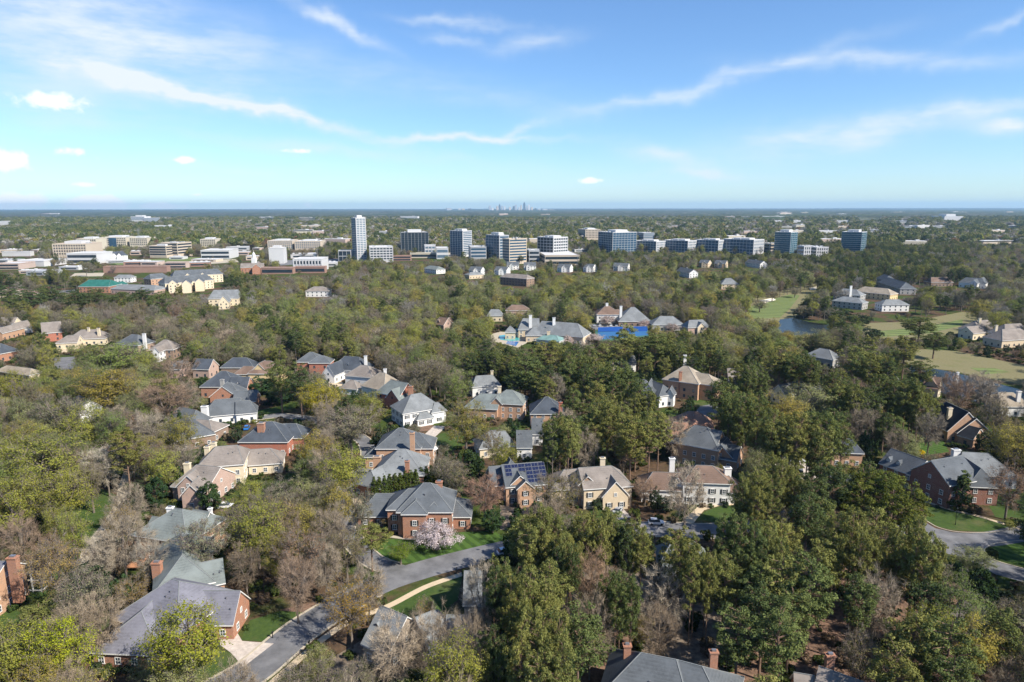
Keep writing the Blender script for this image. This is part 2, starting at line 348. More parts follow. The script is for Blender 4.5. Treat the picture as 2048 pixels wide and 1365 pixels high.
# lawns
sheet('lawn', [(735,1095),(760,1078),(830,1080),(900,1066),(985,1062),(1022,1082),(960,1100),(850,1128),(770,1125)], .015, M_STRIPE, clear=False)
CLEAR.append([(780,1095),(940,1062),(1000,1082),(850,1124)])
sheet('lawn', [(765,1212),(820,1180),(905,1150),(925,1150),(915,1200),(862,1238),(790,1242)], .015, M_LAWN)
sheet('lawn', [(480,1280),(500,1240),(560,1222),(615,1225),(592,1252),(545,1285)], .015, M_LAWN)
sheet('lawn', [(440,1300),(462,1306),(484,1334),(440,1365),(370,1390),(380,1330)], .015, M_LAWN, clear=False)
sheet('lawn', [(140,1000),(200,975),(232,990),(228,1020),(190,1075),(165,1120),(150,1180),(90,1210),(60,1190),(80,1140),(150,1080)], .015, M_LAWN, clear=False)
CLEAR.append([(160,1010),(210,985),(215,1020),(170,1090),(150,1110)])
sheet('lawn', [(1850,1010),(1905,1024),(1950,1034),(2046,1062),(1990,1064),(1955,1065),(1905,1062),(1868,1053),(1846,1040)], .015, M_LAWN)
sheet('lawn', [(1974,1100),(1996,1091),(2060,1085),(2060,1138),(1990,1118)], .015, M_STRIPE)
sheet('lawn', [(1965,990),(2060,985),(2060,1050),(1990,1035)], .015, M_LAWN, clear=False)
sheet('lawn', [(1396,1040),(1410,1023),(1442,1013),(1500,1012),(1500,1034),(1430,1045)], .015, M_LAWN)
sheet('lawn', [(1180,1020),(1232,1014),(1255,1040),(1240,1056),(1180,1050)], .015, M_LAWN, clear=False)
sheet('lawn', [(845,900),(880,868),(930,855),(960,880),(905,900)], .015, M_LAWN, clear=False)
sheet('lawn', [(893,948),(930,930),(935,985),(905,985)], .015, M_LAWN, clear=False)
sheet('lawn', [(510,822),(560,812),(592,806),(590,815),(520,835)], .015, M_LAWN)
sheet('lawn', [(1835,888),(1885,880),(1898,905),(1850,912)], .015, M_STRIPE)
sheet('lawn', [(1375,805),(1430,792),(1445,803),(1400,815)], .015, M_LAWN)
sheet('lawn', [(0,1205),(40,1215),(35,1290),(0,1320)], .015, M_LAWN, clear=False)
sheet('leaf_litter', [(1160,1240),(1260,1240),(1280,1365),(1150,1365)], .012, M_STRAW, False, False)
sheet('leaf_litter', [(1600,985),(1680,975),(1700,1000),(1620,1010)], .012, M_STRAW, False, False)
sheet('leaf_litter', [(560,1220),(660,1195),(690,1210),(620,1228)], .012, M_STRAW, False, False)
sheet('leaf_litter', [(1000,1010),(1060,1005),(1070,1060),(1000,1060)], .012, M_MULCH, False, False)
sheet('leaf_litter', [(815,853),(868,850),(860,862),(815,864)], .03, M_STRAW, False, False)
sheet('leaf_litter', [(1270,895),(1330,890),(1345,903),(1280,908)], .03, M_STRAW, False, False)
# golf course and ponds
sheet('dormant_grass', [(1425,640),(1470,604),(1560,580),(1640,566),(1672,580),(1600,612),(1590,640),(1520,648)], .02, M_ROUGH, clear=False, block=False)
sheet('fairway', [(1480,625),(1520,606),(1580,590),(1600,592),(1580,618),(1560,636),(1500,640)], .06, M_FAIR)
CLEAR.append([(1480,622),(1560,590),(1630,573),(1645,580),(1590,606),(1560,634),(1510,634)])
sheet('bunker', [(1519,602),(1545,597),(1552,601),(1530,607)], .1, M_SAND, False)
sheet('bunker', [(1618,577),(1634,574),(1632,580),(1620,581)], .1, M_SAND, False)
sheet('dormant_grass', [(1590,676),(1640,658),(1700,648),(1820,645),(1925,625),(1990,632),(1960,660),(1850,680),(1720,685)], .02, M_ROUGH, False)
CLEAR.append([(1740,662),(1830,655),(1925,636),(1925,652),(1850,670),(1750,676)])
sheet('fairway', [(1740,665),(1850,655),(1925,640),(1925,652),(1860,668),(1760,676)], .06, M_FAIR, False)
sheet('dormant_grass', [(1812,700),(1850,700),(1910,703),(2060,735),(2060,775),(1985,760),(1900,742),(1830,736),(1800,722)], .02, M_ROUGH)
sheet('fairway', [(1940,737),(1990,738),(2020,746),(1970,750)], .06, M_FAIR, False)
sheet('pond', [(1548,668),(1560,640),(1585,637),(1640,650),(1700,654),(1745,660),(1700,670),(1640,672),(1580,671)], .05, M_WATER, False)
CLEAR.append([(1555,662),(1562,645),(1590,642),(1640,655),(1690,660),(1640,668)])
sheet('pond', [(1820,733),(1870,739),(1915,748),(1985,766),(2060,786),(2060,840),(1990,815),(1920,800),(1850,775),(1815,750)], .05, M_WATER, False)
CLEAR.append([(1840,735),(2048,775),(2048,800),(1990,790),(1920,765),(1850,750)])

sheet('leaf_litter', [(1480,1180),(1700,1120),(1850,1130),(1930,1180),(2048,1230),(2100,1420),(1450,1420)], .012, M_STRAW, False, False)
sheet('leaf_litter', [(1050,1120),(1300,1120),(1480,1180),(1450,1420),(1000,1420)], .010, M_MULCH, False, False)
sheet('leaf_litter', [(640,1330),(740,1270),(760,1400),(600,1420)], .012, M_MULCH, False, False)
CLEAR.append([(600,1245),(675,1205),(705,1240),(640,1300)])
sheet('lawn', [(222,522),(410,513),(425,520),(235,530)], .05, M_FAIR)
sheet('car_park', [(350,522),(470,518),(480,524),(350,532)], .04, M_CONC)
sheet('car_park', [(560,521),(680,517),(690,523),(560,531)], .04, M_ASPH)
sheet('car_park', [(150,546),(210,545),(205,552),(140,553)], .04, M_CONC)
sheet('car_park', [(880,506),(930,505),(960,512),(890,514)], .04, M_CONC)
sheet('car_park', [(100,582),(150,579),(150,584),(100,588)], .04, M_ASPH)
# ---------------------------------------------------------------- houses
HFOOT = []; HBOX = []; HLIST = []
def pane_mesh(name, w_, h_, shut, col_shut=1):
    fr = MB(); t = .12
    for (x, z, a, b) in ((-w_/2, 0, t, h_), (w_/2, 0, t, h_), (0, h_/2, w_+t, t*1.2), (0, -h_/2, w_+t*2, t*1.4), (0, 0, t*.6, h_), (0, 0, w_, t*.6)):
        fr.box((x, -.05, z), (a, .12 if abs(x)+abs(z) > .01 else .07, b))
    pn = MB(); pn.box((0, -.02, 0), (w_-.02, .05, h_-.02))
    sh = None
    if shut:
        sh = MB(); sh.box((0, -.04, 0), (.4, .06, h_)); sh = sh.mesh('shutter', [M_SHUT])
    return fr.mesh('window', [M_TRIM]), pn.mesh('pane', [M_PANE]), sh
WSET = {}
def wset(w_, h_, shut):
    k = (w_, h_, shut)
    if k not in WSET: WSET[k] = pane_mesh('w', w_, h_, shut)
    return WSET[k]
def add_window(root, O, p, ang, w_=1.1, h_=1.5, shut=False, full=True):
    f, pn, sh = wset(w_, h_, shut)
    o = link('window', f if full else pn, root, (p[0]-O[0], p[1]-O[1], p[2]), ang)
    if full:
        link('pane', pn, o)
        if sh: [link('shutter', sh, o, (s_*(w_/2+.32), 0, 0)) for s_ in (-1, 1)]
def roofmesh(rf, wl, B, ov=.45):
    """B: dict(a,b ridge ends (Vector2 local), hr, he, w, e0, e1, hw(wall inset))"""
    a, b = B['a'], B['b']; d = (b-a)
    if d.length < .05: d = Vector((1, 0))
    d = d.normalized(); n = Vector((-d.y, d.x)); w_ = B['w']; hr, he = B['hr'], B['he']
    A = a-d*(B['e0']*w_); Bb = b+d*(B['e1']*w_)
    g0, g1 = B['e0'] < .05, B['e1'] < .05
    if g0: A = A-d*.3
    if g1: Bb = Bb+d*.3
    ra = a if not g0 else A; rb = b if not g1 else Bb
    c = [A-n*w_, Bb-n*w_, Bb+n*w_, A+n*w_]; th = .28
    V = [(p.x, p.y, he) for p in c]+[(ra.x, ra.y, hr), (rb.x, rb.y, hr)]
    rf.add(V, [(0, 1, 5, 4), (2, 3, 4, 5)]+([] if g1 else [(1, 2, 5)])+([] if g0 else [(3, 0, 4)]), 0)
    # underside and fascia
    Vl = [(x, y, z-th) for (x, y, z) in V]
    rf.add(V+Vl, [(6, 10, 11, 7), (8, 11, 10, 9)]+([] if g1 else [(7, 11, 8)])+([] if g0 else [(9, 10, 6)])+[(0, 6, 7, 1), (2, 8, 9, 3)]
           + ([(1, 7, 11, 5), (5, 11, 8, 2)] if g1 else [(1, 7, 8, 2)])+([(3, 9, 10, 4), (4, 10, 6, 0)] if g0 else [(3, 9, 6, 0)]), 1)
    # ridge and hip caps
    cap = lambda p, q: rf.bar(Vector(p)+Vector((0, 0, .03)), Vector(q)+Vector((0, 0, .03)), .09, .09, 4, 2, False)
    cap(V[4], V[5])
    if not g0: cap(V[0], V[4]); cap(V[3], V[4])
    if not g1: cap(V[1], V[5]); cap(V[2], V[5])
    # walls
    iw = w_-ov; sl = (hr-he)/w_; top = he-th+ov*sl*.2
    A2 = A+d*(ov if not g0 else .3); B2 = Bb-d*(ov if not g1 else .3)
    cw = [A2-n*iw, B2-n*iw, B2+n*iw, A2+n*iw]
    v = [(p.x, p.y, -.3) for p in cw]+[(p.x, p.y, top) for p in cw]
    wl.add(v, [(0, 1, 5, 4), (1, 2, 6, 5), (2, 3, 7, 6), (3, 0, 4, 7)])
    ap = hr-th-.05
    for g, P, i, j in ((g0, A2, 7, 4), (g1, B2, 5, 6)):
        if g: wl.add([v[i], v[j], (P.x, P.y, ap)], [(0, 1, 2)])
    B['cw'] = cw; B['dir'] = d; B['nrm'] = n; B['top'] = top
def house(label, lm, wall, roof, blocks, chim=(), dorm=(), shut=False, cat='house', name=None, win=1, snap=True, full=None, gar=(), wcol=None, kind2=None, extra=None, group=None, keep=True, ws=.81):
    """blocks: (u1,v1,u2,v2,hr,he,w,e0,e1) ridge ends as photo pixels at ridge height hr"""
    BL = []
    for q in blocks:
        u1, v1, u2, v2, hr, he, w_, e0, e1 = q[:9]
        a = at(u1, v1, hr); b = at(u2, v2, hr); BL.append(dict(a=a.xy, b=b.xy, hr=hr, he=he, w=w_*ws, e0=e0, e1=e1, wall=q[9] if len(q) > 9 else wall))
    O = sum((Vector(B['a'])+Vector(B['b']) for B in BL), Vector((0, 0)))/(2*len(BL))
    d0 = None
    for B in BL:
        a, b = B['a']-O, B['b']-O; d = b-a; m = (a+b)/2
        if d0 is None:
            d0 = d.normalized() if d.length > .3 else Vector((1, 0))
        if snap:
            ang = atan2(d.y, d.x)-atan2(d0.y, d0.x); ang = round(ang/(pi/2))*(pi/2)+atan2(d0.y, d0.x)
            L = d.length; dd = Vector((cos(ang), sin(ang))); a, b = m-dd*L/2, m+dd*L/2
        B['a'], B['b'] = a, b
    dist = hypot(O.x, O.y)
    if full is None: full = dist < 300
    root = empty(name or wall_word(wall)+'_house', (O.x, O.y, 0), label=label, cat=cat, group=group)
    rf = MB(); walls = {}
    for B in BL:
        wl = walls.setdefault(B['wall'], MB()); roofmesh(rf, wl, B)
    rf.obj('roof', [ROOFS[roof], M_TRIM, M_CAP], root)
    for k, wl in walls.items(): wl.obj('wall', WALLS[k], root)
    O3 = (O.x, O.y, 0)
    # windows on every face that is not inside another wing
    if dist < 270:                                # small vents and pipes on the nearer roofs
        vr = random.Random(int(O.x*7+O.y))
        for B in BL[:2]:
            n = B['nrm']; n = n if n.dot(-O) > 0 else -n; L = (B['b']-B['a']).length; pv_ = MB()
            for _ in range(2):
                t_ = vr.random(); s_ = vr.uniform(.2, .6); q_ = B['a'].lerp(B['b'], t_)+n*B['w']*s_; z_ = B['hr']-(B['hr']-B['he'])*s_
                pv_ = MB(); pv_.bar((q_.x, q_.y, z_-.1), (q_.x, q_.y, z_+.45), .09, .09, 6); pv_.box((q_.x, q_.y, z_+.48), (.26, .26, .08)); pv_.obj('roof_vent', M_CAPM, root)
    cnt = 0
    if win:
        for bi, B in enumerate(BL):
            cw = B['cw']
            for k in range(4):
                p, q = cw[k], cw[(k+1) % 4]; e = q-p; L = e.length
                if L < 2.2: continue
                d = e/L; n = Vector((d.y, -d.x)); mid = (p+q)/2+O
                vis = n.dot(-mid.normalized())
                if vis < -.25: continue
                ang = atan2(d.y, d.x); nst = max(1, int((B['top']+.1)/2.75)); nw = max(1, int(L/(3.3 if full else 4)))
                gable = (k == 3 and B['e0'] < .05) or (k == 1 and B['e1'] < .05)
                spots = [((i+.5)/nw, 1.6+s_*2.9) for s_ in range(nst) for i in range(nw)]
                if gable and B['w'] > 3.5 and B['hr']-B['top'] > 2.2: spots.append((.5, B['top']+.7))
                for (t, z) in spots:
                    if z+.85 > B['top']+(1.2 if t == .5 and gable else 0): z = B['top']-.85 if not gable else z
                    if z < .9: continue
                    c = p+d*(t*L)+n*.03; bad = False
                    for B2 in BL:
                        if B2 is B: continue
                        if inpoly(c.x+n.x*.3, c.y+n.y*.3, B2['cw']) and z-.7 < B2['hr']: bad = True; break
                    if bad or cnt > 60: continue
                    big = ((cnt*7) % 5 == 0) and nw > 2
                    wd_ = 1.1; ht_ = 1.5
                    if gable and z > B['top']: wd_, ht_ = .8, 1.0
                    add_window(root, (0, 0), (c.x, c.y, z), ang, wd_, ht_, shut and z < B['top'], full); cnt += 1
    for (u, v, ht, s_, cm) in chim:               # photo pixel of the chimney top
        p = at(u, v, ht)-Vector(O3); m = MB(); m.box((p.x, p.y, (ht-.2)/2+1), (s_*1.05, s_*.7, ht-2.2)); m.box((p.x, p.y, ht-.1), (s_*1.05+.3, s_*.7+.3, .25))
        ch = m.obj('chimney', WALLS[cm], root)
        m = MB(); m.box((p.x, p.y, ht+.2), (s_*.6, s_*.4, .35)); m.obj('chimney_cap', M_CAPM, ch)
    for (u, v, z, bi, cm) in dorm:                # dormer front centre on block bi
        B = BL[bi]; p = (at(u, v, z)-Vector(O3)).xy; n = B['nrm']
        if n.dot(-(p+O)) < 0: n = -n
        d = Vector((-n.y, n.x)); ang = atan2(n.y, n.x)+pi/2
        m = MB(); hw, hh, dp = .75, .8, 2.2; V = []
        for k_, s0 in ((0, 1), (1, -1)):
            c = p+n*(0 if k_ == 0 else -dp)
            V += [(*(c-d*hw), z-hh), (*(c+d*hw), z-hh), (*(c+d*hw), z+hh*.6), (*c, z+hh*1.5), (*(c-d*hw), z+hh*.6)]
        m.add(V, [(0, 1, 2, 3, 4), (0, 4, 9, 5), (1, 6, 7, 2)]); do = m.obj('dormer', WALLS[cm], root)
        m = MB(); up = .1; f = p+n*.2; bk = p-n*dp
        V = [(*(f-d*(hw+.2)), z+hh*.45), (*f, z+hh*1.5+up), (*(f+d*(hw+.2)), z+hh*.45), (*(bk-d*(hw+.2)), z+hh*.45), (*bk, z+hh*1.5+up), (*(bk+d*(hw+.2)), z+hh*.45)]
        m.add(V, [(0, 1, 4, 3), (1, 2, 5, 4)]); m.add([(x, y, q-.15) for x, y, q in V], [(0, 3, 4, 1), (1, 4, 5, 2)]); m.obj('dormer_roof', ROOFS[roof], do)
        c = p+n*.02; wf = wset(.8, 1.1, False)[1 if not full else 0]
        o = link('window', wf, do, (c.x, c.y, z-.1), ang)
    for (u, v, ang, k_) in gar:                   # garage doors: photo pixel of the foot of the door, facing angle
        p = at(u, v, 0)-Vector(O3); n = Vector((cos(ang), sin(ang)))
        m = MB(); m.box((p.x, p.y, 1.15), (.16, 2.6, 2.3), ang)
        for i in range(4): m.box((p.x+n.x*.06, p.y+n.y*.06, .35+i*.55), (.1, 2.4, .42), ang)
        m.obj('garage_door', M_GAR, root)
    if extra: extra(root, O, BL)
    # footprint and screen box
    P = []
    for B in BL:
        cw = B['cw']; HFOOT.append([(q.x+O.x, q.y+O.y) for q in cw])
        for q in cw:
            for z in (1.5, B['he']): P.append(px((q.x+O.x, q.y+O.y, z)))
        for q in (B['a'], B['b']): P.append(px((q.x+O.x, q.y+O.y, B['hr'])))
    us = [p[0] for p in P]; vs = [p[1] for p in P]
    if keep: HBOX.append((min(us), min(vs), max(us), max(vs), dist))
    HLIST.append((root, BL, O))
    if lm: THINGS.append(((min(us)+max(us))/2, (min(vs)+max(vs))/2, lm))
    return root
def wall_word(w_):
    return dict(brick='brick', red='brick', tanbrick='brick', pink='brick', dark='brick', brown='brick').get(w_, 'stucco' if w_ in ('yellow', 'cream', 'beige') else 'white' if w_ == 'white' else 'stone')
H = house
def door_bay(root, O, BL):
    # front entrance surround, bay window and arched dormer of the big brick house
    def loc(u, v, z): p = at(u, v, z); return Vector((p.x-O.x, p.y-O.y, z))
    y = min(q.y for B in BL[:1] for q in B['cw'])-.02
    x0 = loc(853, 1050, 1.5).x
    m = MB(); m.box((x0-.2, y-.1, 1.9), (3.0, .35, 3.8)); d = m.obj('door_surround', M_TRIM, root); m = MB(); m.box((x0-.2, y-.3, 1.5), (1.2, .1, 2.4)); m.obj('door', M_DOOR, d)
    xb = loc(828, 1050, 1.5).x; m = MB(); m.poly([(xb-1.8, y), (xb-1.1, y-1.1), (xb+1.1, y-1.1), (xb+1.8, y)], .3, 3.1); b = m.obj('bay_window', M_TRIM, root)
    m = MB(); m.add([(xb-2.1, y, 3.1), (xb-1.3, y-1.4, 3.1), (xb+1.3, y-1.4, 3.1), (xb+2.1, y, 3.1), (xb-1, y, 4.1), (xb+1, y, 4.1)], [(0,1,4),(1,2,5,4),(2,3,5),(0,3,2,1)]); m.obj('bay_roof', ROOFS['navy'], b)
    m = MB(); m.box((xb, y-1.12, 1.8), (1.5, .06, 1.9)); m.obj('pane', M_PANE, b)
H('large brown brick house with blue-grey hipped roof behind the blossoming tree', 'the blue-grey hipped brick house', 'brick', 'slate',
  [(847,966,861,966,12.8,7.2,9.0,.95,.95), (817,977,842,977,10.8,7,7.4,.95,.5), (752,987,806,987,7.6,3.4,8.2,.7,0), (898,994,906,994,7.4,3.8,7,.5,1), (830,1001,836,988,9.9,7.3,4.6,.9,0), (869,1004,870,990,9.2,7.3,2.6,.9,0)],
  chim=[(878,963,12.2,1.7,'brick')], dorm=[(874,1013,7.4,0,'brick')], shut=True, extra=door_bay)
H('yellow stucco house with brown roof and arched gabled entry', 'the yellow stucco house', 'yellow', 'brown',
  [(517,727,530,720,10,6.6,4.2,0,0),(528,721,541,722,10.5,5,8,1,1),(487,733,505,731,7.5,4,5,1,1)])
H('brick house under twin grey hip roofs at the edge of the pines', 'the twin grey hip roofs', 'red', 'slate', [(619,704,625,704,11.5,7.2,7.5,1,1),(638,711,647,711,10,6.8,6,1,1)])
H('house with broad dark slate hip roof and small white dormer', 'the broad dark slate roof', 'brick', 'navy', [(442,742,453,742,11.5,5.5,9.5,1,1),(464,753,498,754,9.5,4.5,6.5,0,0)],
  chim=[(444,759,11,1.6,'grey')], dorm=[(477,768,6.6,1,'white'),(460,762,7,1,'white')])
H('house with big orange brick gable below a grey roof', 'the orange brick gable', 'brick', 'slate', [(444,772,455,763,10,5,7.6,0,0),(472,780,513,781,8.2,4.2,5.6,0,0),(455,765,462,765,10,5,7,1,1)], snap=True)
H('white painted house with grey roof, arched dormer and white chimney', 'the white house with arched dormer', 'white', 'slate', [(430,799,480,795,9.4,4,8,.8,.6),(475,800,496,802,8.6,4.2,6.5,0,.6)],
  chim=[(409,812,9,2.4,'white')], dorm=[(490,811,6.3,1,'white')])
H('house with pale grey-green hipped roofs beside bare trees', 'the pale grey-green hips', 'brown', 'slate', [(360,813,392,820,8.5,4,6.5,.6,.6),(374,832,385,845,9,4.6,8.5,.8,.8)], snap=False)
H('house with faded tan roof next to the grey-green hips', None, 'brown', 'taupe', [(395,838,418,840,7.5,4.4,6.5,1,1)])
H('red brick house with navy roof and broad brick chimney', 'the navy-roofed brick house', 'red', 'navy', [(530,843,546,843,11,5.6,9.6,1,1),(568,847,592,847,9,5,6.6,0,.8)],
  chim=[(522,846,11.5,2.4,'brick')], dorm=[])
H('large cream house with sloping tan roof and dead grey tree', 'the cream house with tan roof', 'cream', 'taupe', [(432,893,474,890,11.5,7.2,9,.7,.4),(500,898,538,897,7.5,3.6,6.6,0,.9)],
  chim=[(414,893,11,1.6,'cream'),(427,885,12,1.6,'cream')], gar=[(503,939,-pi/2,0),(522,939,-pi/2,0)])
H('pinkish brick house with two white-trimmed front gables', 'the pink brick gables', 'pink', 'taupe', [(393,929,440,934,9.8,5,9,.6,0),(374,950,390,938,9.4,5.6,4.8,0,0),(380,969,398,952,8.4,5,4,0,0)],
  chim=[(374,926,10,1.8,'cream')], snap=False, dorm=[])
H('tall grey-green roofed house with white chimney', 'the tall grey-green roof', 'tanbrick', 'green', [(350,1016,364,1018,12.5,7.6,9.4,1,1),(384,1021,421,1021,10.4,6.4,5.4,0,0),(303,1034,330,1034,9.6,6.4,4.6,0,0)],
  chim=[(340,1014,12.4,1.5,'white'),(420,1016,11,.9,'white')])
H('house with long grey-green ridge and pale hip lines, red brick chimney', 'the long grey-green ridge', 'tanbrick', 'green', [(363,1067,364,1110,11.2,6.2,8,.9,1),(372,1124,440,1124,9,5.6,7,0,0)],
  chim=[(313,1124,10,1.9,'brick')])
H('sprawling house with lilac-grey roof and two white dormers above a garage', 'the lilac-grey roof', 'brick', 'lilac', [(342,1158,358,1162,11.4,5.6,11,.9,.9),(396,1181,478,1181,8.6,3.6,6.2,0,0),(332,1174,282,1222,8.6,3.4,9,.3,.9)],
  chim=[], dorm=[(421,1214,5.7,1,'white'),(449,1214,5.7,1,'white')], snap=False, gar=[(451,1257,-pi/2,0),(428,1257,-pi/2,0)])
def porch(root, O, BL):
    p = at(66,1183,0); x, y = p.x-O.x, p.y-O.y; m = MB()
    for i in range(3):
        for j in range(2): m.box((x-2.2+i*2.2, y+j*3.5, 2.9), (.25, .25, 5.8))
    for z in (.4, 3.0, 5.7): m.box((x, y, z), (4.7, .2, .25)); m.box((x+2.2, y+1.75, z), (.2, 3.7, .25))
    m.obj('porch', M_TRIM, root); m = MB(); m.box((x-.2, y+1.75, 6.0), (5.4, 4.6, .25)); m.obj('porch_roof', ROOFS['black'], root)
H('brick house cut off at the photo edge, tall chimney and white screened porch', 'the brick house with screened porch', 'tanbrick', 'lilac', [(-45,1120,10,1122,11.4,7.8,7,0,0)], chim=[(25,1113,13,1.9,'brick')], snap=False, extra=porch)
H('grey shingled roof with sharp gable seen through bare branches', 'the bare-branch grey gable', 'stone', 'grey', [(762,1211,812,1232,9.4,4,7.4,0,0),(832,1234,863,1222,9,4,8,0,.8)], dorm=[(754,1257,6.2,0,'grey')], snap=False, keep=False)
H('steep pale green roof beside the pavement and lawn', 'the steep pale green roof', 'grey', 'grey', [(930,1142,962,1142,9.5,4.2,6.5,0,0),(898,1224,935,1236,8.4,4,6,0,.6)], snap=True, keep=False)
H('brick house with charcoal hip roof and tall slim brick chimney', 'the tall slim brick chimney', 'tanbrick', 'slate', [(797,856,806,856,12.8,7.6,9,1,1),(815,865,838,865,11,7,7.2,1,1),(842,888,843,887,6.2,4,3,1,1),(752,893,760,893,7,4.4,4.6,1,1)],
  chim=[(824,866,14,1.5,'tanbrick'),(754,913,7.5,2.4,'tanbrick')])
H('house with one great pale grey hip roof behind the evergreen screen', 'the great pale grey hip', 'brick', 'grey', [(798,898,810,898,12,6,10,.9,.9),(742,942,776,925,8.2,4.2,7,.5,0)],
  chim=[(814,922,10.6,1.3,'brick')], snap=False, gar=[(738,993,-pi/2,0),(752,993,-pi/2,0)])
def solar(root, O, BL):
    B = BL[0]; d = B['dir']; n = B['nrm']
    if n.dot(-O) < 0: n = -n
    if d.x < 0: d = -d
    sl = Vector((n.x*B['w'], n.y*B['w'], B['he']-B['hr'])); sl.normalize(); nn = Vector((d.x, d.y, 0)).cross(-sl); 
    if nn.z < 0: nn = -nn
    a = B['a'] if (B['a']-B['b']).dot(d) < 0 else B['b']; L = (B['a']-B['b']).length
    grid = [(c_, r_) for c_ in range(6) for r_ in range(6) if (c_ == 0 and r_ < 3) or (c_ == 1 and r_ < 1) or (c_ == 2 and r_ < 2) or (c_ >= 3 and r_ < 5)]
    pm = None
    for (c_, r_) in grid:
        ctr = Vector((a.x, a.y, B['hr']))+Vector((d.x, d.y, 0))*(1.6+c_*2.15)+sl*(.9+r_*1.42)+nn*.14
        M = Matrix((Vector((d.x, d.y, 0)), -sl, nn)).transposed().to_4x4(); M.translation = ctr
        if pm is None:
            m = MB(); m.box((0, 0, 0), (2.02, 1.3, .07), 0, 0)
            for i in (-1, 1): m.box((i*.49, 0, .045), (.94, 1.2, .02), 0, 1)
            pm = m.mesh('solar_panel', [M_CAPM, mat('solar_cell', (.012,.016,.045), .15, .2, 2, spec=.8)])
        o = link('solar_panel', pm, root); o.matrix_local = M
H('house with solar panels across its blue-grey roof and two front gables', 'the solar-panel house', 'tanbrick', 'slate', [(1004,930,1082,924,11,6.2,8.2,0,0),(978,933,1003,932,9.8,5.4,6.6,0,0),(1035,951,1040,942,9.6,6.8,3.9,0,0),(1046,962,1050,952,8.6,6,3.6,0,0),(1017,920,1022,914,11.6,9,2.6,1,0)],
  shut=True, extra=solar)
H('beige house with taupe roof, two front gables and cream chimney', 'the beige gabled house', 'beige', 'taupe', [(1158,936,1222,932,11,6.6,8,0,.8),(1168,952,1175,942,9.8,7,3.8,0,0,'tanbrick'),(1231,963,1222,950,9.2,4.4,5.4,0,0),(1128,940,1152,938,9,4.8,7,1,0)],
  chim=[(1205,916,12.6,1.5,'cream')], shut=True)
H('white house with chestnut-brown roof and tall arched white dormer', 'the white house with brown roof', 'white', 'brown', [(1392,931,1424,932,10.8,7.2,7,.9,.9),(1436,946,1452,947,8.2,3.8,6.4,0,1),(1306,941,1366,950,8.0,4.2,6.6,.8,0),(1352,955,1356,950,8.2,4.6,3.2,0,0)],
  chim=[(1344,917,11,1.6,'white'),(1455,936,10,2.0,'white')], dorm=[(1409,943,9,0,'white')], shut=True)
H('brick house with charcoal roof and arch-topped garage gable', 'the arch-topped garage gable', 'tanbrick', 'slate', [(1390,851,1414,855,13,7.6,9,.9,.9),(1416,860,1443,861,12.2,7.4,7.6,0,0),(1444,890,1452,876,8.8,4.6,5.4,0,0),(1450,890,1480,890,8,3.8,6,0,0)], snap=True)
H('house with terracotta-coloured roof beside the small asphalt court', 'the terracotta roof', 'tanbrick', 'terra', [(1378,823,1396,824,10,5,8.4,.9,.9),(1350,846,1372,843,8.4,4.6,6,.5,0)])
H('brick mansion with tan roof, tall white chimney and white portal', 'the tan-roofed brick mansion', 'tanbrick', 'tan', [(1368,732,1376,733,14.4,8.2,10,1,1),(1392,747,1416,747,11.8,7.8,7,0,1)],
  chim=[(1370,711,17,1.4,'white'),(1361,744,13,1.3,'brick')])
H('house with plain taupe roof and central stone gable', 'the taupe roof with stone gable', 'stone', 'taupe', [(1455,737,1517,739,11,6,7.5,0,0),(1489,748,1494,740,10,6,4.5,0,0)], chim=[(1499,733,12.5,1.5,'cream')])
H('cream-gabled house with stepped dark grey roofs', 'the stepped dark grey roofs', 'cream', 'grey', [(1591,754,1623,762,11,6,6.2,.5,0),(1554,769,1583,767,9,4.5,5.5,0,0),(1618,773,1645,774,9,5,5,0,0),(1606,768,1611,760,9.6,6,3,0,0)], snap=True)
H('house with near-black roof over a bright orange brick gable', 'the black-roofed orange gable', 'tanbrick', 'black', [(1937,825,1893,805,12.4,4.6,9.2,0,.8),(1952,838,1930,828,10.2,4.4,8.4,0,0),(1960,858,1930,850,7.4,3.6,5.2,0,0)],
  chim=[(1900,817,12.4,1.5,'cream')], snap=False)
H('dark brick house with tall end gable and long dormered wing', 'the dark brick gable', 'dark', 'slate', [(1863,922,1924,912,13.2,7.6,8.6,0,0),(1783,898,1852,922,10.2,5.8,6.8,0,0),(1943,947,1930,932,9.4,6,3.6,0,0),(1926,914,1962,938,11,6,6,0,.6)],
  chim=[], dorm=[(1776,922,7.3,1,'white'),(1796,929,7.3,1,'white'),(1955,953,7,3,'white')], snap=False)
H('house with mossy grey roof behind the dark brick gable', 'the mossy grey roof', 'white', 'grey', [(1925,905,1975,908,9.5,4.2,8.5,.6,1)], chim=[(1912,900,10,2.2,'white')])
H('house with dark brown roof beside the water, cream gable', 'the brown roof by the pond', 'cream', 'brown', [(1852,752,1882,756,10,5,6.5,0,0),(1864,759,1870,752,9.6,6,3.6,0,0)], chim=[(1915,746,9,1.2,'white')])
H('house with striped tan roof next to the water, white chimney', 'the tan roof by the pond', 'white', 'tan', [(1996,786,2026,786,9.6,4.6,7,.4,1)], chim=[(2038,784,11,1.5,'white')])
H('grey hip roof peeping out between pine crowns near the golf course', 'the hidden grey hip roof', 'grey', 'grey', [(1640,697,1658,700,9.5,5,7.5,1,1)])
H('long slanting grey roof with tiny pink gable among the pines', 'the slanting grey roof', 'pink', 'grey', [(1758,729,1790,750,9.5,4.6,5,0,0)], snap=False)
H('long white building seen behind tall pine trunks', 'the white building behind pine trunks', 'white', 'grey', [(1222,712,1268,711,8.5,5,6,0,0)])
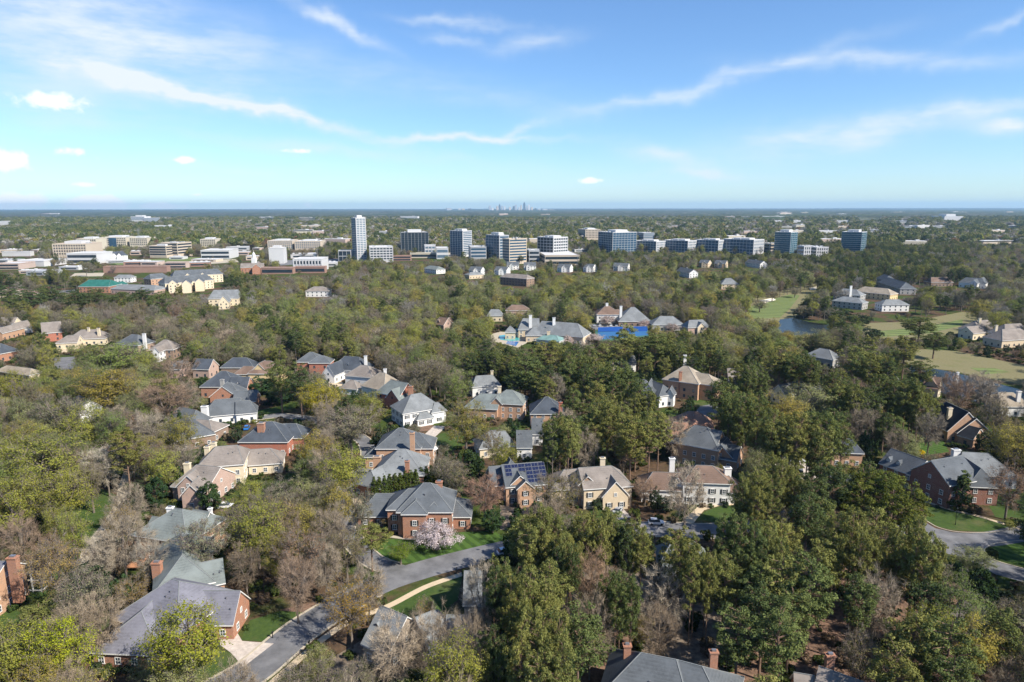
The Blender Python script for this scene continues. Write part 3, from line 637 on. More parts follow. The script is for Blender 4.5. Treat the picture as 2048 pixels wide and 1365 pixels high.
H('blue-grey roofed house with steep white front gable', 'the steep white gable', 'white', 'slate', [(1276,760,1290,760,11,5.5,7.5,1,1),(1297,767,1303,757,10.4,6,3.4,0,0),(1305,762,1326,770,9.6,5.5,6,0,.8),(1340,778,1344,772,8.6,5.4,2.6,0,0)], snap=False)
H('house with pointed dark hip roof and red brick chimney', 'the pointed dark hip', 'tanbrick', 'navy', [(1091,794,1096,794,11.5,6,8.4,1,1)], chim=[(1121,805,11,1.4,'red')])
H('white-walled house with blue-grey roofs between yellow-green trees', 'the low blue-grey roofs', 'white', 'slate', [(1064,837,1084,837,9.4,4.6,6.4,0,0),(1034,862,1062,860,9,4.6,8.4,0,0)])
H('low grey-roofed house west of the low blue-grey roofs', None, 'cream', 'grey', [(975,865,1010,862,8,3.8,7,.8,.5)])
H('orange brick house with teal-grey hip roofs', 'the teal-roofed brick house', 'tanbrick', 'green', [(962,787,1000,789,10,5,8,1,0),(1013,780,1024,780,11.6,7,7.8,1,1),(993,795,998,786,9.8,6.8,3.5,0,0)], chim=[(999,773,12.5,1.4,'cream')])
H('white house with steep grey roofs and white garage wing with shutters', 'the white house with steep grey roof', 'white', 'grey', [(822,789,842,786,12,6.2,8.6,1,1),(838,816,842,811,7,3.2,5,1,1),(871,806,874,804,8.4,5,3.6,1,1),(803,811,808,801,8,5,2.4,0,0),(818,811,823,801,8,5,2.4,0,0)],
  shut=True)
H('house with green-grey roof and bright red brick gable', 'the bright red gable', 'red', 'green', [(781,760,815,766,11.2,6,7.4,.7,0),(794,780,802,769,9.4,5,5.2,0,0)], chim=[(821,773,10.6,2,'brick')])
H('house with steep light brown roof and white chimney', 'the light brown roof', 'white', 'tan', [(760,744,770,746,11.4,5,9,.9,.9)], chim=[(770,738,12,1.3,'white')])
H('white house with grey-brown hip roof', 'the grey-brown hip', 'white', 'taupe', [(722,730,735,731,9.6,5,8,1,1),(700,760,708,760,6.6,3.2,5,1,1)])
H('long white house with dark blue-grey roof and white dormer', 'the long white house', 'white', 'navy', [(690,712,718,714,11,5,8.6,.8,.8),(662,731,676,720,9.4,4.2,5,0,0)], chim=[(731,712,12.4,1.4,'white')], dorm=[(695,731,7,0,'white')])
H('white house half hidden behind slender trunks', 'the half-hidden white house', 'white', 'grey', [(952,752,985,750,9.4,5.2,6.6,.6,.6)], chim=[(984,742,11,1.2,'cream')])
H('cream house with white end gable at the photo edge', 'the white end gable', 'cream', 'taupe', [(-10,634,34,634,11,5,8,0,0),(15,655,20,646,9,5.4,4,0,0,'tanbrick'),(38,646,42,640,9.5,5,4,0,0,'white')])
H('bright red brick house with tall end gable and grey-brown roof', 'the red brick end gable', 'red', 'taupe', [(82,645,121,642,12.4,6,9.5,0,0)], snap=False)
H('cream house with stretched brown roof and two cream chimneys', 'the stretched brown roof', 'cream', 'taupe', [(163,659,194,658,9.6,4.4,8.6,1,1),(134,671,160,669,8,4,7,1,0)], chim=[(177,655,11,1.3,'cream'),(197,656,11,1.6,'cream')])
H('house with slate-grey hip roof and stout white chimney', 'the slate hip with white chimney', 'pink', 'slate', [(264,668,276,669,10.4,5,8.6,1,1)], chim=[(288,667,12,1.8,'white')])
H('house with warm grey pyramid roof and little white gable', 'the warm grey pyramid roof', 'brown', 'taupe', [(328,679,334,679,11,6,8,1,1),(320,694,323,686,9,6,3,0,0,'white')])
H('brick house with navy roof cut by the left photo edge', 'the navy roof at the photo edge', 'brick', 'navy', [(-20,684,2,686,10,5,8,0,1)])
H('low cream house under orange-tinged trees', 'the low cream house', 'cream', 'tan', [(14,730,62,736,6,3.4,5,1,1)])
H('grey gabled house buried among pale green trees', 'the buried grey gable', 'white', 'slate', [(156,789,178,799,9.6,5.6,6,0,0)], snap=False)
H('small brown house with peach gable behind bare trees', 'the peach gable', 'pink', 'slate', [(344,722,366,722,8.6,5,5.5,0,0),(363,724,366,718,8,5,3,0,0)])
H('pinkish brick house with dark slate roof behind grey branches', 'the dark slate behind branches', 'pink', 'navy', [(394,717,426,718,9.6,5,6.5,0,0)])
H('brown house with slate roof next to the pines', 'the brown house with slate roof', 'brown', 'navy', [(466,715,494,715,9.8,5.4,6.6,1,1)])
H('white house with chocolate roof and tall white end chimney', 'the chocolate roof', 'white', 'brown', [(1211,612,1219,612,13,7,10,1,1),(1228,619,1240,620,10,6.6,7,0,0)], chim=[(1242,613,15,1.8,'white'),(1214,607,15,1.8,'white')])
H('house with huge plain grey hip roof behind pink blossom', 'the huge plain grey hip', 'brown', 'grey', [(1262,615,1270,615,13.5,4,14,1,1)])
H('small grey house left of the clubhouse', 'the small grey house', 'cream', 'grey', [(982,619,998,619,9,4.6,8,.5,.5)])
H('brown-roofed house in the trees behind the clubhouse', None, 'pink', 'brown', [(1024,610,1046,610,9,5,7,1,1)])
H('pinkish house with steep brown roof in green trees', None, 'pink', 'brown', [(880,634,896,636,10,5,6.5,.5,0),(888,640,891,634,8.6,5,3.5,0,0)])
H('house with broad grey roof right of the blue tennis screens', 'the broad grey roof', 'grey', 'grey', [(1320,633,1346,633,10,4.6,9,1,1)])
H('rosy house with grey roof in a bare grove', 'the rosy house', 'pink', 'grey', [(1378,641,1406,640,10,5.4,7,.6,.6),(1392,646,1396,640,9,5.6,4,0,0,'cream')])
H('pale stone house with domed grey roof near the fairway', 'the domed grey roof', 'beige', 'grey', [(1452,557,1462,557,12,6,8.5,1,1)])
H('sand-coloured house with grey-tan roofs near the trimmed hedge', 'the grey-tan roofs', 'cream', 'taupe', [(1950,643,1975,641,11,5,8.6,1,1),(1936,655,1956,652,8.6,4.6,7,0,0)], chim=[(1960,638,13,1.6,'cream')])
H('large taupe-roofed house at the right edge above the grass', 'the taupe roof above the grass', 'beige', 'taupe', [(2004,660,2040,658,11,5,9,1,1),(2010,650,2040,648,12,6,8,1,1)], chim=[(1993,652,12,1.5,'cream')])
H('big slate-grey roof at the bottom edge with two brick chimneys', 'the bottom-edge slate roof', 'brick', 'slate', [(1281,1306,1352,1320,11.5,6,9,.9,.5),(1352,1320,1404,1334,11,6,9,0,.9)],
  chim=[(1254,1290,11.6,1.25,'brick'),(1427,1303,12.5,1.3,'brick')], snap=False)
H('taupe roof cut by the bottom edge, brick chimney with white cap', 'the bottom-edge taupe roof', 'brick', 'taupe', [(1640,1334,1735,1368,10.5,5.6,8,0,0),(1590,1346,1625,1352,9,5,5,0,0)], chim=[(1660,1310,12.6,1.35,'brick')], snap=False)
H('grey roof glimpsed between the pine crowns south of the white car', 'the glimpsed grey roof', 'white', 'green', [(1345,1080,1385,1082,8.4,3.8,6,.8,.8)], keep=False)
H('brick wall and dark roof at the end of the asphalt lane', 'the lane-end brick wall', 'tanbrick', 'navy', [(1672,878,1703,879,9,5.4,6,.6,.6)])
H('taupe roof patch behind the small spreading tree', 'the taupe roof patch', 'brick', 'taupe', [(1935,1196,1962,1205,7,3.6,4.5,.6,.6)], snap=False, keep=False)
H('grey house with angular roofs on the rise beyond the fairway', 'the angular grey roofs', 'grey', 'grey', [(1688,578,1712,580,11,6,9,1,1),(1686,594,1716,596,10,6,9,1,1)], chim=[(1702,573,15,2,'white')])
H('broad sandy-orange house with flat tan roofs', 'the sandy-orange house', 'yellow', 'tan', [(1730,574,1775,578,11,6,11,.8,.8)])
H('slate-roofed house right of the sandy-orange house', 'the slate house on the rise', 'grey', 'slate', [(1776,556,1812,566,12,6,10,1,1),(1768,552,1778,550,13,8,8,1,1)])
H('brown-roofed house among dark evergreens on the right', 'the brown roof in evergreens', 'brown', 'brown', [(1862,556,1894,556,10,5,9,.5,.5)])
H('grey-roofed house with front gable among dark evergreens', 'the gabled grey roof in evergreens', 'white', 'slate', [(1932,556,1964,558,11,5.5,9,.7,.7),(1956,562,1960,555,10,6,5,0,0)])
H('white house with dark roof above the golf water', 'the white house above the water', 'white', 'grey', [(1772,600,1798,600,10,6,8,1,1)])
# ---------------------------------------------------------------- tree models
def unit(v): return v/np.maximum(np.linalg.norm(v, axis=-1, keepdims=True), 1e-9)
def quads(P, N, s, asp=.7):
    n = len(P); N = unit(N); A = unit(np.cross(N, unit(rng.normal(size=(n, 3))))); B = np.cross(N, A)
    s = np.broadcast_to(np.asarray(s, float).reshape(-1, 1), (n, 1)); a = A*s*.5; b = B*s*.5*asp
    return np.stack([P-a-b*.6, P+a-b, P+a*.7+b, P-a*.8+b*.8], 1).reshape(-1, 3)
def qmesh(name, V, mats, mi=None, extra=None):
    """V: (4n,3) quads; extra: MB appended with material 1"""
    me = bpy.data.meshes.new(name); nq = len(V)//4
    ev = np.array(extra.v, float).reshape(-1, 3) if extra and extra.v else np.zeros((0, 3))
    lens = [4]*nq; idx = list(range(4*nq))
    if len(ev):
        for f in extra.f: lens.append(len(f)); idx += [4*nq+i for i in f]
    A = np.concatenate([V, ev]); me.vertices.add(len(A)); me.vertices.foreach_set('co', A.astype(np.float32).ravel())
    me.loops.add(len(idx)); me.loops.foreach_set('vertex_index', np.array(idx, np.int32))
    me.polygons.add(len(lens)); st = np.concatenate([[0], np.cumsum(lens)[:-1]]).astype(np.int32)
    me.polygons.foreach_set('loop_start', st); me.polygons.foreach_set('loop_total', np.array(lens, np.int32))
    for m in mats: me.materials.append(m)
    if len(ev): me.polygons.foreach_set('material_index', np.array([0]*nq+[1]*len(extra.f), np.int32))
    me.update(calc_edges=True); me.validate(); return me
def tri_strips(A, B, w0):
    """thin twigs as tapering quads"""
    d = unit(B-A); s = unit(np.cross(d, unit(rng.normal(size=d.shape))))*w0
    return np.stack([A-s, A+s, B+s*.25, B-s*.25], 1).reshape(-1, 3)
def ends_in_crown(n, h, r, z0, shape='round', lump=.25):
    out = []; ph = rng.uniform(0, 6.28, 4)
    while len(out) < n:
        u = rng.normal(size=3); u /= np.linalg.norm(u); q = rng.uniform(.25, 1)**.45
        az = atan2(u[1], u[0]); k = 1+lump*(sin(2*az+ph[0])*.5+sin(3*az+ph[1]+u[2]*3)*.6+sin(5*u[2]+ph[2])*.4)
        x, y, z = u*q*k; zz = (z+1)/2
        if shape == 'round': p = (x*r, y*r, z0+(h-z0)*max(0, min(1.02, zz)))
        elif shape == 'vase': g = .45+.65*zz; p = (x*r*g, y*r*g, z0+(h-z0)*max(0, zz))
        elif shape == 'cone': g = max(.05, 1.15*(1-zz)+.08); g = g/max(.2, math.sqrt(max(.04, 1-(2*zz-1)**2))); p = (x*r*min(g, 1.6), y*r*min(g, 1.6), z0+(h-z0)*zz)
        elif shape == 'oval': p = (x*r, y*r, z0+(h-z0)*zz)
        out.append(p)
    return np.array(out)
def skeleton(E, h, z0, r, trunk_r=.28, nl=7, lean=.3, twigs=10, tl=1.3, tw=.035, bark=0):
    """trunk + limbs MB, twig strips, returns (trunk MB, twig verts)"""
    m = MB(); tz = z0+(h-z0)*.18; top = Vector((rng.uniform(-lean, lean), rng.uniform(-lean, lean), tz))
    m.bar((0, 0, -.3), top*.5+Vector((.1, 0, 0)), trunk_r, trunk_r*.85, 7); m.bar(top*.5+Vector((.1, 0, 0)), top, trunk_r*.85, trunk_r*.7, 7)
    k = rng.choice(len(E), nl, replace=False); C = E[k]
    for _ in range(4):
        D = ((E[:, None]-C[None])**2).sum(-1).argmin(1)
        C = np.array([E[D == i].mean(0) if (D == i).any() else C[i] for i in range(nl)])
    tv = []
    for i in range(nl):
        c = Vector(C[i]); st = top+Vector((0, 0, -rng.uniform(0, .25)*tz)); mid = st.lerp(c, .5)+Vector((0, 0, -.5))
        m.bar(st, mid, trunk_r*.5, trunk_r*.32, 5, 0, False); m.bar(mid, c, trunk_r*.32, trunk_r*.16, 5, 0, False)
        for e in E[D == i]:
            e = Vector(e); f = rng.uniform(.15, .95); s0 = mid.lerp(c, f); m2 = s0.lerp(e, .55)+Vector((0, 0, -.25))
            m.bar(s0, m2, trunk_r*.14, trunk_r*.09, 3, 0, False); m.bar(m2, e, trunk_r*.09, .02, 3, 0, False)
    for e in E:
        base = np.array([e]*twigs)+rng.normal(size=(twigs, 3))*.25; out = unit(unit(e-np.array([0, 0, z0+.3*(h-z0)]))[None]+rng.normal(size=(twigs, 3))*.75)
        tv.append(tri_strips(base-out*.4, base+out*rng.uniform(.5, 1, (twigs, 1))*tl, tw))
    return m, np.concatenate(tv)
def leafy(seed, h=18, r=6, z0=5, n=150, per=26, size=.32, spread=1.0, shape='round', nl=8, twigs=6, lump=.25, tl=1.2):
    global rng; rng = np.random.default_rng(seed)
    E = ends_in_crown(n, h, r, z0, shape, lump); sk, tw = skeleton(E, h, z0, r, .26+r*.02, nl, twigs=twigs, tl=tl)
    P = np.repeat(E, per, 0)+rng.normal(size=(n*per, 3))*spread*np.array([.62, .62, .42]); ctr = np.array([0, 0, (h+z0)/2-1])
    N = unit(P-ctr)*.9+unit(P-np.repeat(E, per, 0))*.6+rng.normal(size=P.shape)*.45+np.array([0, 0, .4])
    V = quads(P, N, size*rng.uniform(.6, 1.4, len(P)))
    return sk, V, tw
def bare(seed, h=17, r=6, z0=4, n=170, twigs=22, shape='vase', tl=1.7, nl=8, tw=.028):
    global rng; rng = np.random.default_rng(seed)
    E = ends_in_crown(n, h, r, z0, shape, .2); sk, tv = skeleton(E, h, z0, r, .28, nl, twigs=twigs, tl=tl, tw=tw)
    return sk, None, tv
def pine(seed, h=23, r=4.6, z0=10, n=92, per=60, size=.4, cr=1.15, shape='round', lump=.3):
    global rng; rng = np.random.default_rng(seed)
    E = ends_in_crown(n, h-.8, r*.85, z0, shape, lump); m = MB()
    m.bar((0, 0, -.3), (0, 0, h*.55), .27, .2, 7); m.bar((0, 0, h*.55), (0, 0, h-1), .2, .04, 6)
    for e in E:
        b = Vector((0, 0, max(z0*.8, e[2]-rng.uniform(.6, 2.2)))); m.bar(b, Vector(e), .07, .03, 3, 0, False)
    for i in range(6):
        z = rng.uniform(z0*.45, z0); a = rng.uniform(0, 6.28); m.bar((0, 0, z), (cos(a)*1.4, sin(a)*1.4, z+.4), .04, .01, 3, 0, False)
    D = unit(rng.normal(size=(n*per, 3))); D[:, 2] = np.abs(D[:, 2])*1.0-.25; D = unit(D)
    rr = cr*np.repeat(rng.uniform(.65, 1.25, n), per)[:, None]
    P = np.repeat(E, per, 0)+D*rr*rng.uniform(.55, 1.05, (n*per, 1))*np.array([1, 1, .85])
    N = D+rng.normal(size=D.shape)*.38+np.array([0, 0, .25])
    return m, quads(P, N, size*rng.uniform(.6, 1.35, len(P)), .55), None
def dense(seed, h=10, r=3.6, z0=.6, n=110, per=42, size=.34, shape='oval', cr=.8, lump=.12):
    global rng; rng = np.random.default_rng(seed)
    E = ends_in_crown(n, h-.3, r*.85, z0, shape, lump); m = MB(); m.bar((0, 0, -.3), (0, 0, h*.8), .2, .05, 6)
    for e in E[::4]: m.bar((0, 0, max(.4, e[2]-1)), Vector(e), .05, .02, 3, 0, False)
    D = unit(rng.normal(size=(n*per, 3))+np.array([0, 0, .35])); out = unit(np.repeat(E, per, 0)-np.array([0, 0, h*.4])); D = unit(D+out*.8)
    P = np.repeat(E, per, 0)+D*cr*rng.uniform(.5, 1.05, (n*per, 1)); N = D+rng.normal(size=D.shape)*.4
    P[:, 2] = np.maximum(P[:, 2], .05)
    return m, quads(P, N, size*rng.uniform(.6, 1.35, len(P)), .7), None
SPEC = {}     # type -> (unit h, unit r, crown centre fraction, [ (trunk mesh, crown mesh) ])
def species(key, h, r, cf, gens, leafm, barkm, part='crown'):
    L = []
    for sk, V, tw in gens:
        t = sk.mesh('trunk', [barkm])
        if V is None: c = qmesh('branches', tw, [M_TWIG])
        elif tw is not None:
            ex = MB(); ex.v = [tuple(p) for p in tw]; ex.f = [[4*i, 4*i+1, 4*i+2, 4*i+3] for i in range(len(tw)//4)]; c = qmesh('crown', V, [leafm, M_BARK], extra=ex)
        else: c = qmesh('crown', V, [leafm])
        L.append((t, c))
    SPEC[key] = (h, r, cf, L)
species('Y', 18, 6, .62, [leafy(11, n=180, per=52, size=.235), leafy(12, n=180, shape='vase', per=50, size=.235), leafy(13, n=190, lump=.35, per=48, size=.23), leafy(14, n=170, lump=.3, per=52, size=.235)], M_LEAF, M_BARK)
species('O', 18, 6, .62, [leafy(21, n=170, per=30, size=.2, twigs=14), leafy(22, n=170, per=26, size=.2, shape='vase', twigs=14), leafy(23, n=170, per=32, size=.2, twigs=13, lump=.35)], M_LEAF, M_BARK)
species('B', 17, 6, .6, [bare(31), bare(32, shape='round'), bare(33, n=150, nl=6)], None, M_BARK)
species('P', 23, 4.6, .66, [pine(41, z0=8, n=125, per=70, size=.33, cr=1.05), pine(42, z0=10, n=105, per=72, size=.33, cr=1.05), pine(43, r=5.0, h=22.5, z0=7.5, n=140, per=66, size=.33, cr=1.05), pine(44, z0=10, n=88, per=74, size=.33, lump=.42, cr=1.1)], M_NEED, M_BARKP)
species('E', 10, 3.8, .5, [dense(51), dense(52, lump=.2)], M_NEED, M_BARK)
species('C', 11, 2.2, .45, [dense(61, 11, 2.2, .3, 90, 36, .3, 'cone', .55, .05), dense(62, 11, 2.2, .3, 90, 36, .3, 'cone', .6, .1)], M_NEED, M_BARK)
species('W', 7, 4, .58, [leafy(71, 7, 4, 1.6, 150, 60, .17, .6, 'round', 7, 4, .2), leafy(72, 7, 4, 1.6, 140, 56, .17, .6, 'round', 7, 4, .3)], M_LEAF, M_BARK)
species('S', 1.6, 1.2, .5, [dense(81, 1.6, 1.2, .1, 26, 26, .26, 'oval', .38, .1)], M_NEED, M_BARK)
KIND = dict(Y=('leafing_tree', 'spring tree'), O=('budding_tree', 'budding tree'), B=('bare_tree', 'bare tree'), P=('pine_tree', 'pine tree'), E=('evergreen_tree', 'evergreen'), C=('conifer', 'conifer'), W=('blossoming_tree', 'blossoming tree'), S=('shrub', 'shrub'))
PAL = dict(   # colour word -> base colour
 Y=[('yellow-green', (.29,.30,.06), 4), ('fresh green', (.20,.25,.07), 3), ('pale green', (.28,.295,.12), 4), ('golden-green', (.32,.28,.065), 3), ('mid-green', (.15,.185,.055), 2)],
 O=[('olive-brown', (.23,.205,.09), 4), ('grey-green', (.25,.25,.14), 5), ('russet-budded', (.27,.17,.10), 1), ('ochre', (.32,.24,.08), 1), ('dull olive', (.19,.19,.08), 5)],
 B=[('grey-brown', (1.3,1.22,1.1), 4), ('reddish-brown', (1.25,1.0,.84), 1), ('silver-grey', (1.65,1.6,1.5), 1), ('dark brown', (.95,.85,.74), 2)],
 P=[('dark green', (.108,.13,.042), 4), ('olive-green', (.165,.17,.05), 4), ('deep green', (.07,.092,.034), 3), ('yellowish-green', (.155,.158,.045), 1)],
 E=[('glossy dark green', (.035,.062,.024), 3), ('dark', (.04,.056,.028), 2)], C=[('dark green', (.04,.065,.025), 2), ('yellow-tinged green', (.09,.105,.03), 1)],
 W=[('white', (.76,.66,.66), 1)], S=[('clipped green', (.05,.08,.025), 3), ('dark', (.035,.052,.025), 2), ('yellowish', (.15,.15,.04), 1), ('brownish', (.15,.105,.06), 1)])
TREES = []   # dict(t, x, y, h, r, col, word)
def pick(L, q):
    s = sum(l[2] for l in L); q *= s
    for l in L:
        q -= l[2]
        if q <= 0: return l
    return L[-1]
def put(t, x, y, h, r, word=None, col=None, rnd=None):
    if col is None:
        l = pick(PAL[t], random.random()) if word is None else next((l for l in PAL[t] if l[0] == word), PAL[t][0]); word, col = l[0], l[1]
    j = random.uniform(.86, 1.16); k = random.uniform(.95, 1.05)
    TREES.append(dict(t=t, x=x, y=y, h=h, r=r, col=(col[0]*j*k, col[1]*j, col[2]*j/k), word=word))
def T(t, u, v, rp, word=None, h=None, col=None):
    """place by photo pixel of the crown centre and crown radius in photo pixels"""
    uh, ur, cf, _ = SPEC[t]; hh = h or uh
    for _i in range(3):
        p = at(u, v, hh*cf); sc = F/px(p)[2]; r = rp/sc
        if h is None: hh = max(uh*.45, min(uh*1.15, uh*(.55+.45*r/ur)))
    if t == 'P' and rp > 36 and h is None or t == 'P' and h and h > 20 and rp > 36:
        ph0 = random.uniform(0, 6)
        for k_ in range(5):
            a_ = ph0+k_*1.257; put(t, p.x+cos(a_)*r*.62, p.y+sin(a_)*r*.75, hh*random.uniform(.86, .97), r*random.uniform(.42, .52), word, col)
        put(t, p.x, p.y, hh, r*.5, word, col); return
    put(t, p.x, p.y, hh, r, word, col)
# hand-placed trees
for a in [
 ('Y',118,1306,60,'yellow-green',None,(.36,.38,.03)),('Y',372,1282,92,'golden-green',None,(.27,.27,.035)),('O',135,1252,28,'ochre'),('Y',335,1352,22,'yellow-green'),('E',176,1168,40,'glossy dark green',10),('P',80,1232,52,'olive-green',11),
 ('E',418,994,27,'glossy dark green'),('E',312,985,26,'glossy dark green'),('B',208,1245,44,'grey-brown'),('B',245,1085,52,'grey-brown'),('B',212,930,40,'silver-grey'),('O',405,1085,56,'grey-green'),('B',300,1120,34,'silver-grey'),('O',262,1180,36,'ochre',9),
 ('Y',512,1055,56,'yellow-green'),('O',600,1105,52,'russet-budded'),('B',592,1168,46,'reddish-brown'),('Y',560,1110,34,'golden-green'),('B',650,1135,36,'grey-brown'),('O',700,1205,50,'ochre',None,(.36,.24,.04)),('P',742,1080,34,'olive-green',13),('O',692,1095,36,'olive-brown'),('B',662,1060,40,'grey-brown'),('Y',678,1008,34,'golden-green'),('O',722,1015,24,'grey-green'),('O',640,1000,40,'dull olive'),('Y',800,1103,30,'fresh green',6,(.16,.23,.03)),
 ('W',873,1070,42,'white',7.5),('E',805,1040,13,'dark',5),('O',772,1042,15,'ochre',4),('B',968,990,46,'reddish-brown',13,(1.1,.75,.62)),('E',985,1040,24,'glossy dark green',8),('O',1112,982,50,'olive-brown',17,(.17,.15,.04)),
 ('B',790,1305,62,'silver-grey',16),('B',862,1285,50,'grey-brown',16),('B',935,1290,46,'grey-brown',17),('O',850,1216,26,'ochre',6),('B',965,1190,44,'silver-grey',18),('O',905,1245,24,'grey-green',9),('P',1082,1082,50,'olive-green'),('P',1185,1075,48,'olive-green'),('P',1262,1085,42,'yellowish-green'),('P',1060,1215,62,'olive-green'),('B',1175,1165,48,'reddish-brown',18),('P',1130,1130,40),('P',1010,1180,42),('P',1085,1320,70,'olive-green'),('P',990,1320,40),
 ('B',1180,1260,44,'grey-brown',18),('P',1240,1200,44,'dark green'),('B',1320,1190,50,'silver-grey'),('P',1390,1140,48,'olive-green'),('P',1478,1098,50,'dark green'),('P',1535,1110,46),('B',735,1170,38,'grey-brown'),
 ('O',700,850,62,'grey-green'),('B',655,835,34,'grey-brown'),('Y',632,795,42,'yellow-green',None,(.30,.28,.03)),('Y',625,900,40,'golden-green'),('Y',690,940,52,'yellow-green'),('O',650,900,36,'ochre'),('Y',932,845,42,'golden-green'),('Y',1010,915,32,'yellow-green'),('O',985,885,18,'ochre'),
 ('C',940,938,26,'dark green',12),('Y',915,770,30,'fresh green'),('O',860,748,40,'olive-brown'),('Y',75,930,80,'yellow-green'),('Y',30,1000,60,'yellow-green'),('Y',125,990,50,'yellow-green'),('Y',228,715,62,'fresh green'),('Y',212,775,58,'golden-green'),('Y',15,780,44,'yellow-green',None,(.30,.30,.03)),
 ('O',120,830,60,'grey-green'),('Y',165,850,48,'yellow-green'),('B',330,800,60,'reddish-brown'),('B',355,745,44,'reddish-brown'),('B',300,860,40,'silver-grey'),('Y',360,870,36,'golden-green'),('C',345,850,10),('C',360,846,10),('C',333,858,9),
 ('P',1765,1000,72,'olive-green',23,(.10,.115,.026)),('P',1702,1090,60,'olive-green'),('P',1830,1110,56,'olive-green'),('P',1600,880,62,'olive-green'),('P',1545,870,48),('P',1650,870,50,'dark green'),('P',1490,830,48,'dark green'),('P',1440,800,30),('P',1560,965,44,'olive-green'),('P',1510,1000,46,'olive-green'),
 ('P',1215,835,46,'olive-green'),('P',1262,870,34),('P',1280,800,40,'dark green'),('P',1225,760,50,'dark green'),('P',1120,875,42,'olive-green'),('P',1160,740,42,'dark green'),('P',1100,715,36),('P',1050,740,36),('P',1310,700,34,'dark green'),('P',1250,680,28),
 ('Y',1615,812,58,'pale green'),('Y',1570,830,40,'golden-green'),('C',1925,985,24,'yellow-tinged green',13,(.07,.09,.03)),('C',1755,858,11,'yellow-tinged green',14),('C',1772,856,10,'yellow-tinged green',14),('B',1372,985,44,'silver-grey',20),('B',1345,870,36,'grey-brown'),('B',1170,900,36,'grey-brown'),
 ('S',1842,907,7,'yellowish',2.4,(.75,.55,.02)),('Y',1945,1120,40,'pale green',9),('E',1975,885,24,'dark',9),('B',1860,860,30,'grey-brown'),('B',1725,850,36,'grey-brown'),('B',1790,890,26,'grey-brown'),('P',1790,790,48,'dark green'),('P',1745,745,44),('P',1830,800,40,'yellowish-green'),('P',1720,720,36),
 ('P',1810,700,26,'olive-green'),('P',1600,735,44,'dark green'),('P',1560,730,34),('E',1310,1000,14,'dark'),('E',1195,1008,0+16,'dark',3.6),('E',1330,1010,20,'dark',5),('B',1290,980,30,'reddish-brown',9),('P',1700,800,40),('P',1212,706,24,'olive-green',20),('P',1243,708,24,'olive-green',20),('P',1278,700,24,'dark green',20),('P',1308,690,22,'dark green',20),('P',1180,712,22,'dark green',18),('O',238,1045,38,'ochre',15),('B',258,1010,36,'grey-brown'),('B',200,1120,36,'silver-grey'),('Y',148,1062,34,'yellow-green'),('O',180,960,34,'olive-brown'),('B',150,930,36,'grey-brown'),('O',1520,610,16,'olive-brown',11),('O',1475,612,18,'olive-brown',11),('O',1545,590,16,'ochre',11),('O',1590,583,14,'olive-brown',11),('E',1740,668,26,'dark',9),('P',1840,745,30,'dark green',20),('B',1900,775,26,'reddish-brown'),('B',1975,790,26,'silver-grey'),('O',1530,655,24,'olive-brown',12),('Y',1600,680,28,'pale green',13),('Y',1660,690,28,'pale green',13),('Y',1560,690,30,'fresh green',13),
 ('B',1610,985,30,'grey-brown',8),('R',0,0,0),('Y',2020,890,40,'golden-green'),('O',2020,970,40,'russet-budded'),('O',1990,830,30,'olive-brown'),('B',1960,780,34,'grey-brown'),('B',1920,790,30,'reddish-brown'),('Y',2020,1050,0+12,'golden-green',3),
 ('P',1840,650,36,'dark green',20),('P',1870,680,26,'dark green',18),('Y',1960,620,22,'golden-green'),('E',1650,620,34,'dark',9),('E',1625,615,26,'dark',9),('E',1680,628,28,'dark',9),('E',1720,640,24,'dark',9),('P',1500,760,40,'dark green'),('E',1610,625,22,'dark',9),
 ('O',265,640,22,'ochre',12),('O',230,642,14,'olive-brown'),('P',100,590,30,'deep green'),('P',60,600,30,'deep green'),('P',150,602,28,'deep green'),('P',190,598,28,'deep green'),('P',240,600,28,'deep green'),('P',285,596,26,'deep green'),('P',20,590,30,'deep green'),('P',8,560,20,'deep green'),('P',320,606,26),
 ('E',40,1000+120,18,'dark',4),('B',95,1110,30,'reddish-brown'),('B',40,1080,40,'reddish-brown'),('E',520,770,0+30,'glossy dark green',9),('E',560,790,28,'glossy dark green',9),('P',560,750,30,'dark green'),('P',600,765,24),
 ('W',1215,640,16,'white',7,(.6,.5,.46)),('W',1160,672,20,'white',6,(.55,.46,.42)),('W',1190,676,18,'white',6,(.55,.46,.42)),('W',1135,680,14,'white',6,(.55,.46,.42)),('W',1290,648,16,'white',6,(.55,.44,.42)),('W',1255,640,12,'white',6,(.55,.46,.42)),('W',45,790,10,'white',6),('W',575,885,14,'white',4),('W',1345,655,14,'white',6,(.55,.46,.42)),
 ]:
    if a[0] == 'R': continue
    T(*a)
put_redbud = T('W', 497, 884, 20, 'purple', 6, (.28,.13,.26))
for i in range(15): T('C', 748+i*10.5, 981-i*2.3+(i % 3), 12, 'yellow-tinged green', 8.4, (.06,.08,.02))
for i in range(4): T('C', 893+i*13, 916+i*2, 9, 'dark green', 5)
for i in range(9): T('S', 1876+i*8, 690-i*1.0, 4.6, 'dark', 2.6)
HAND = len(TREES)
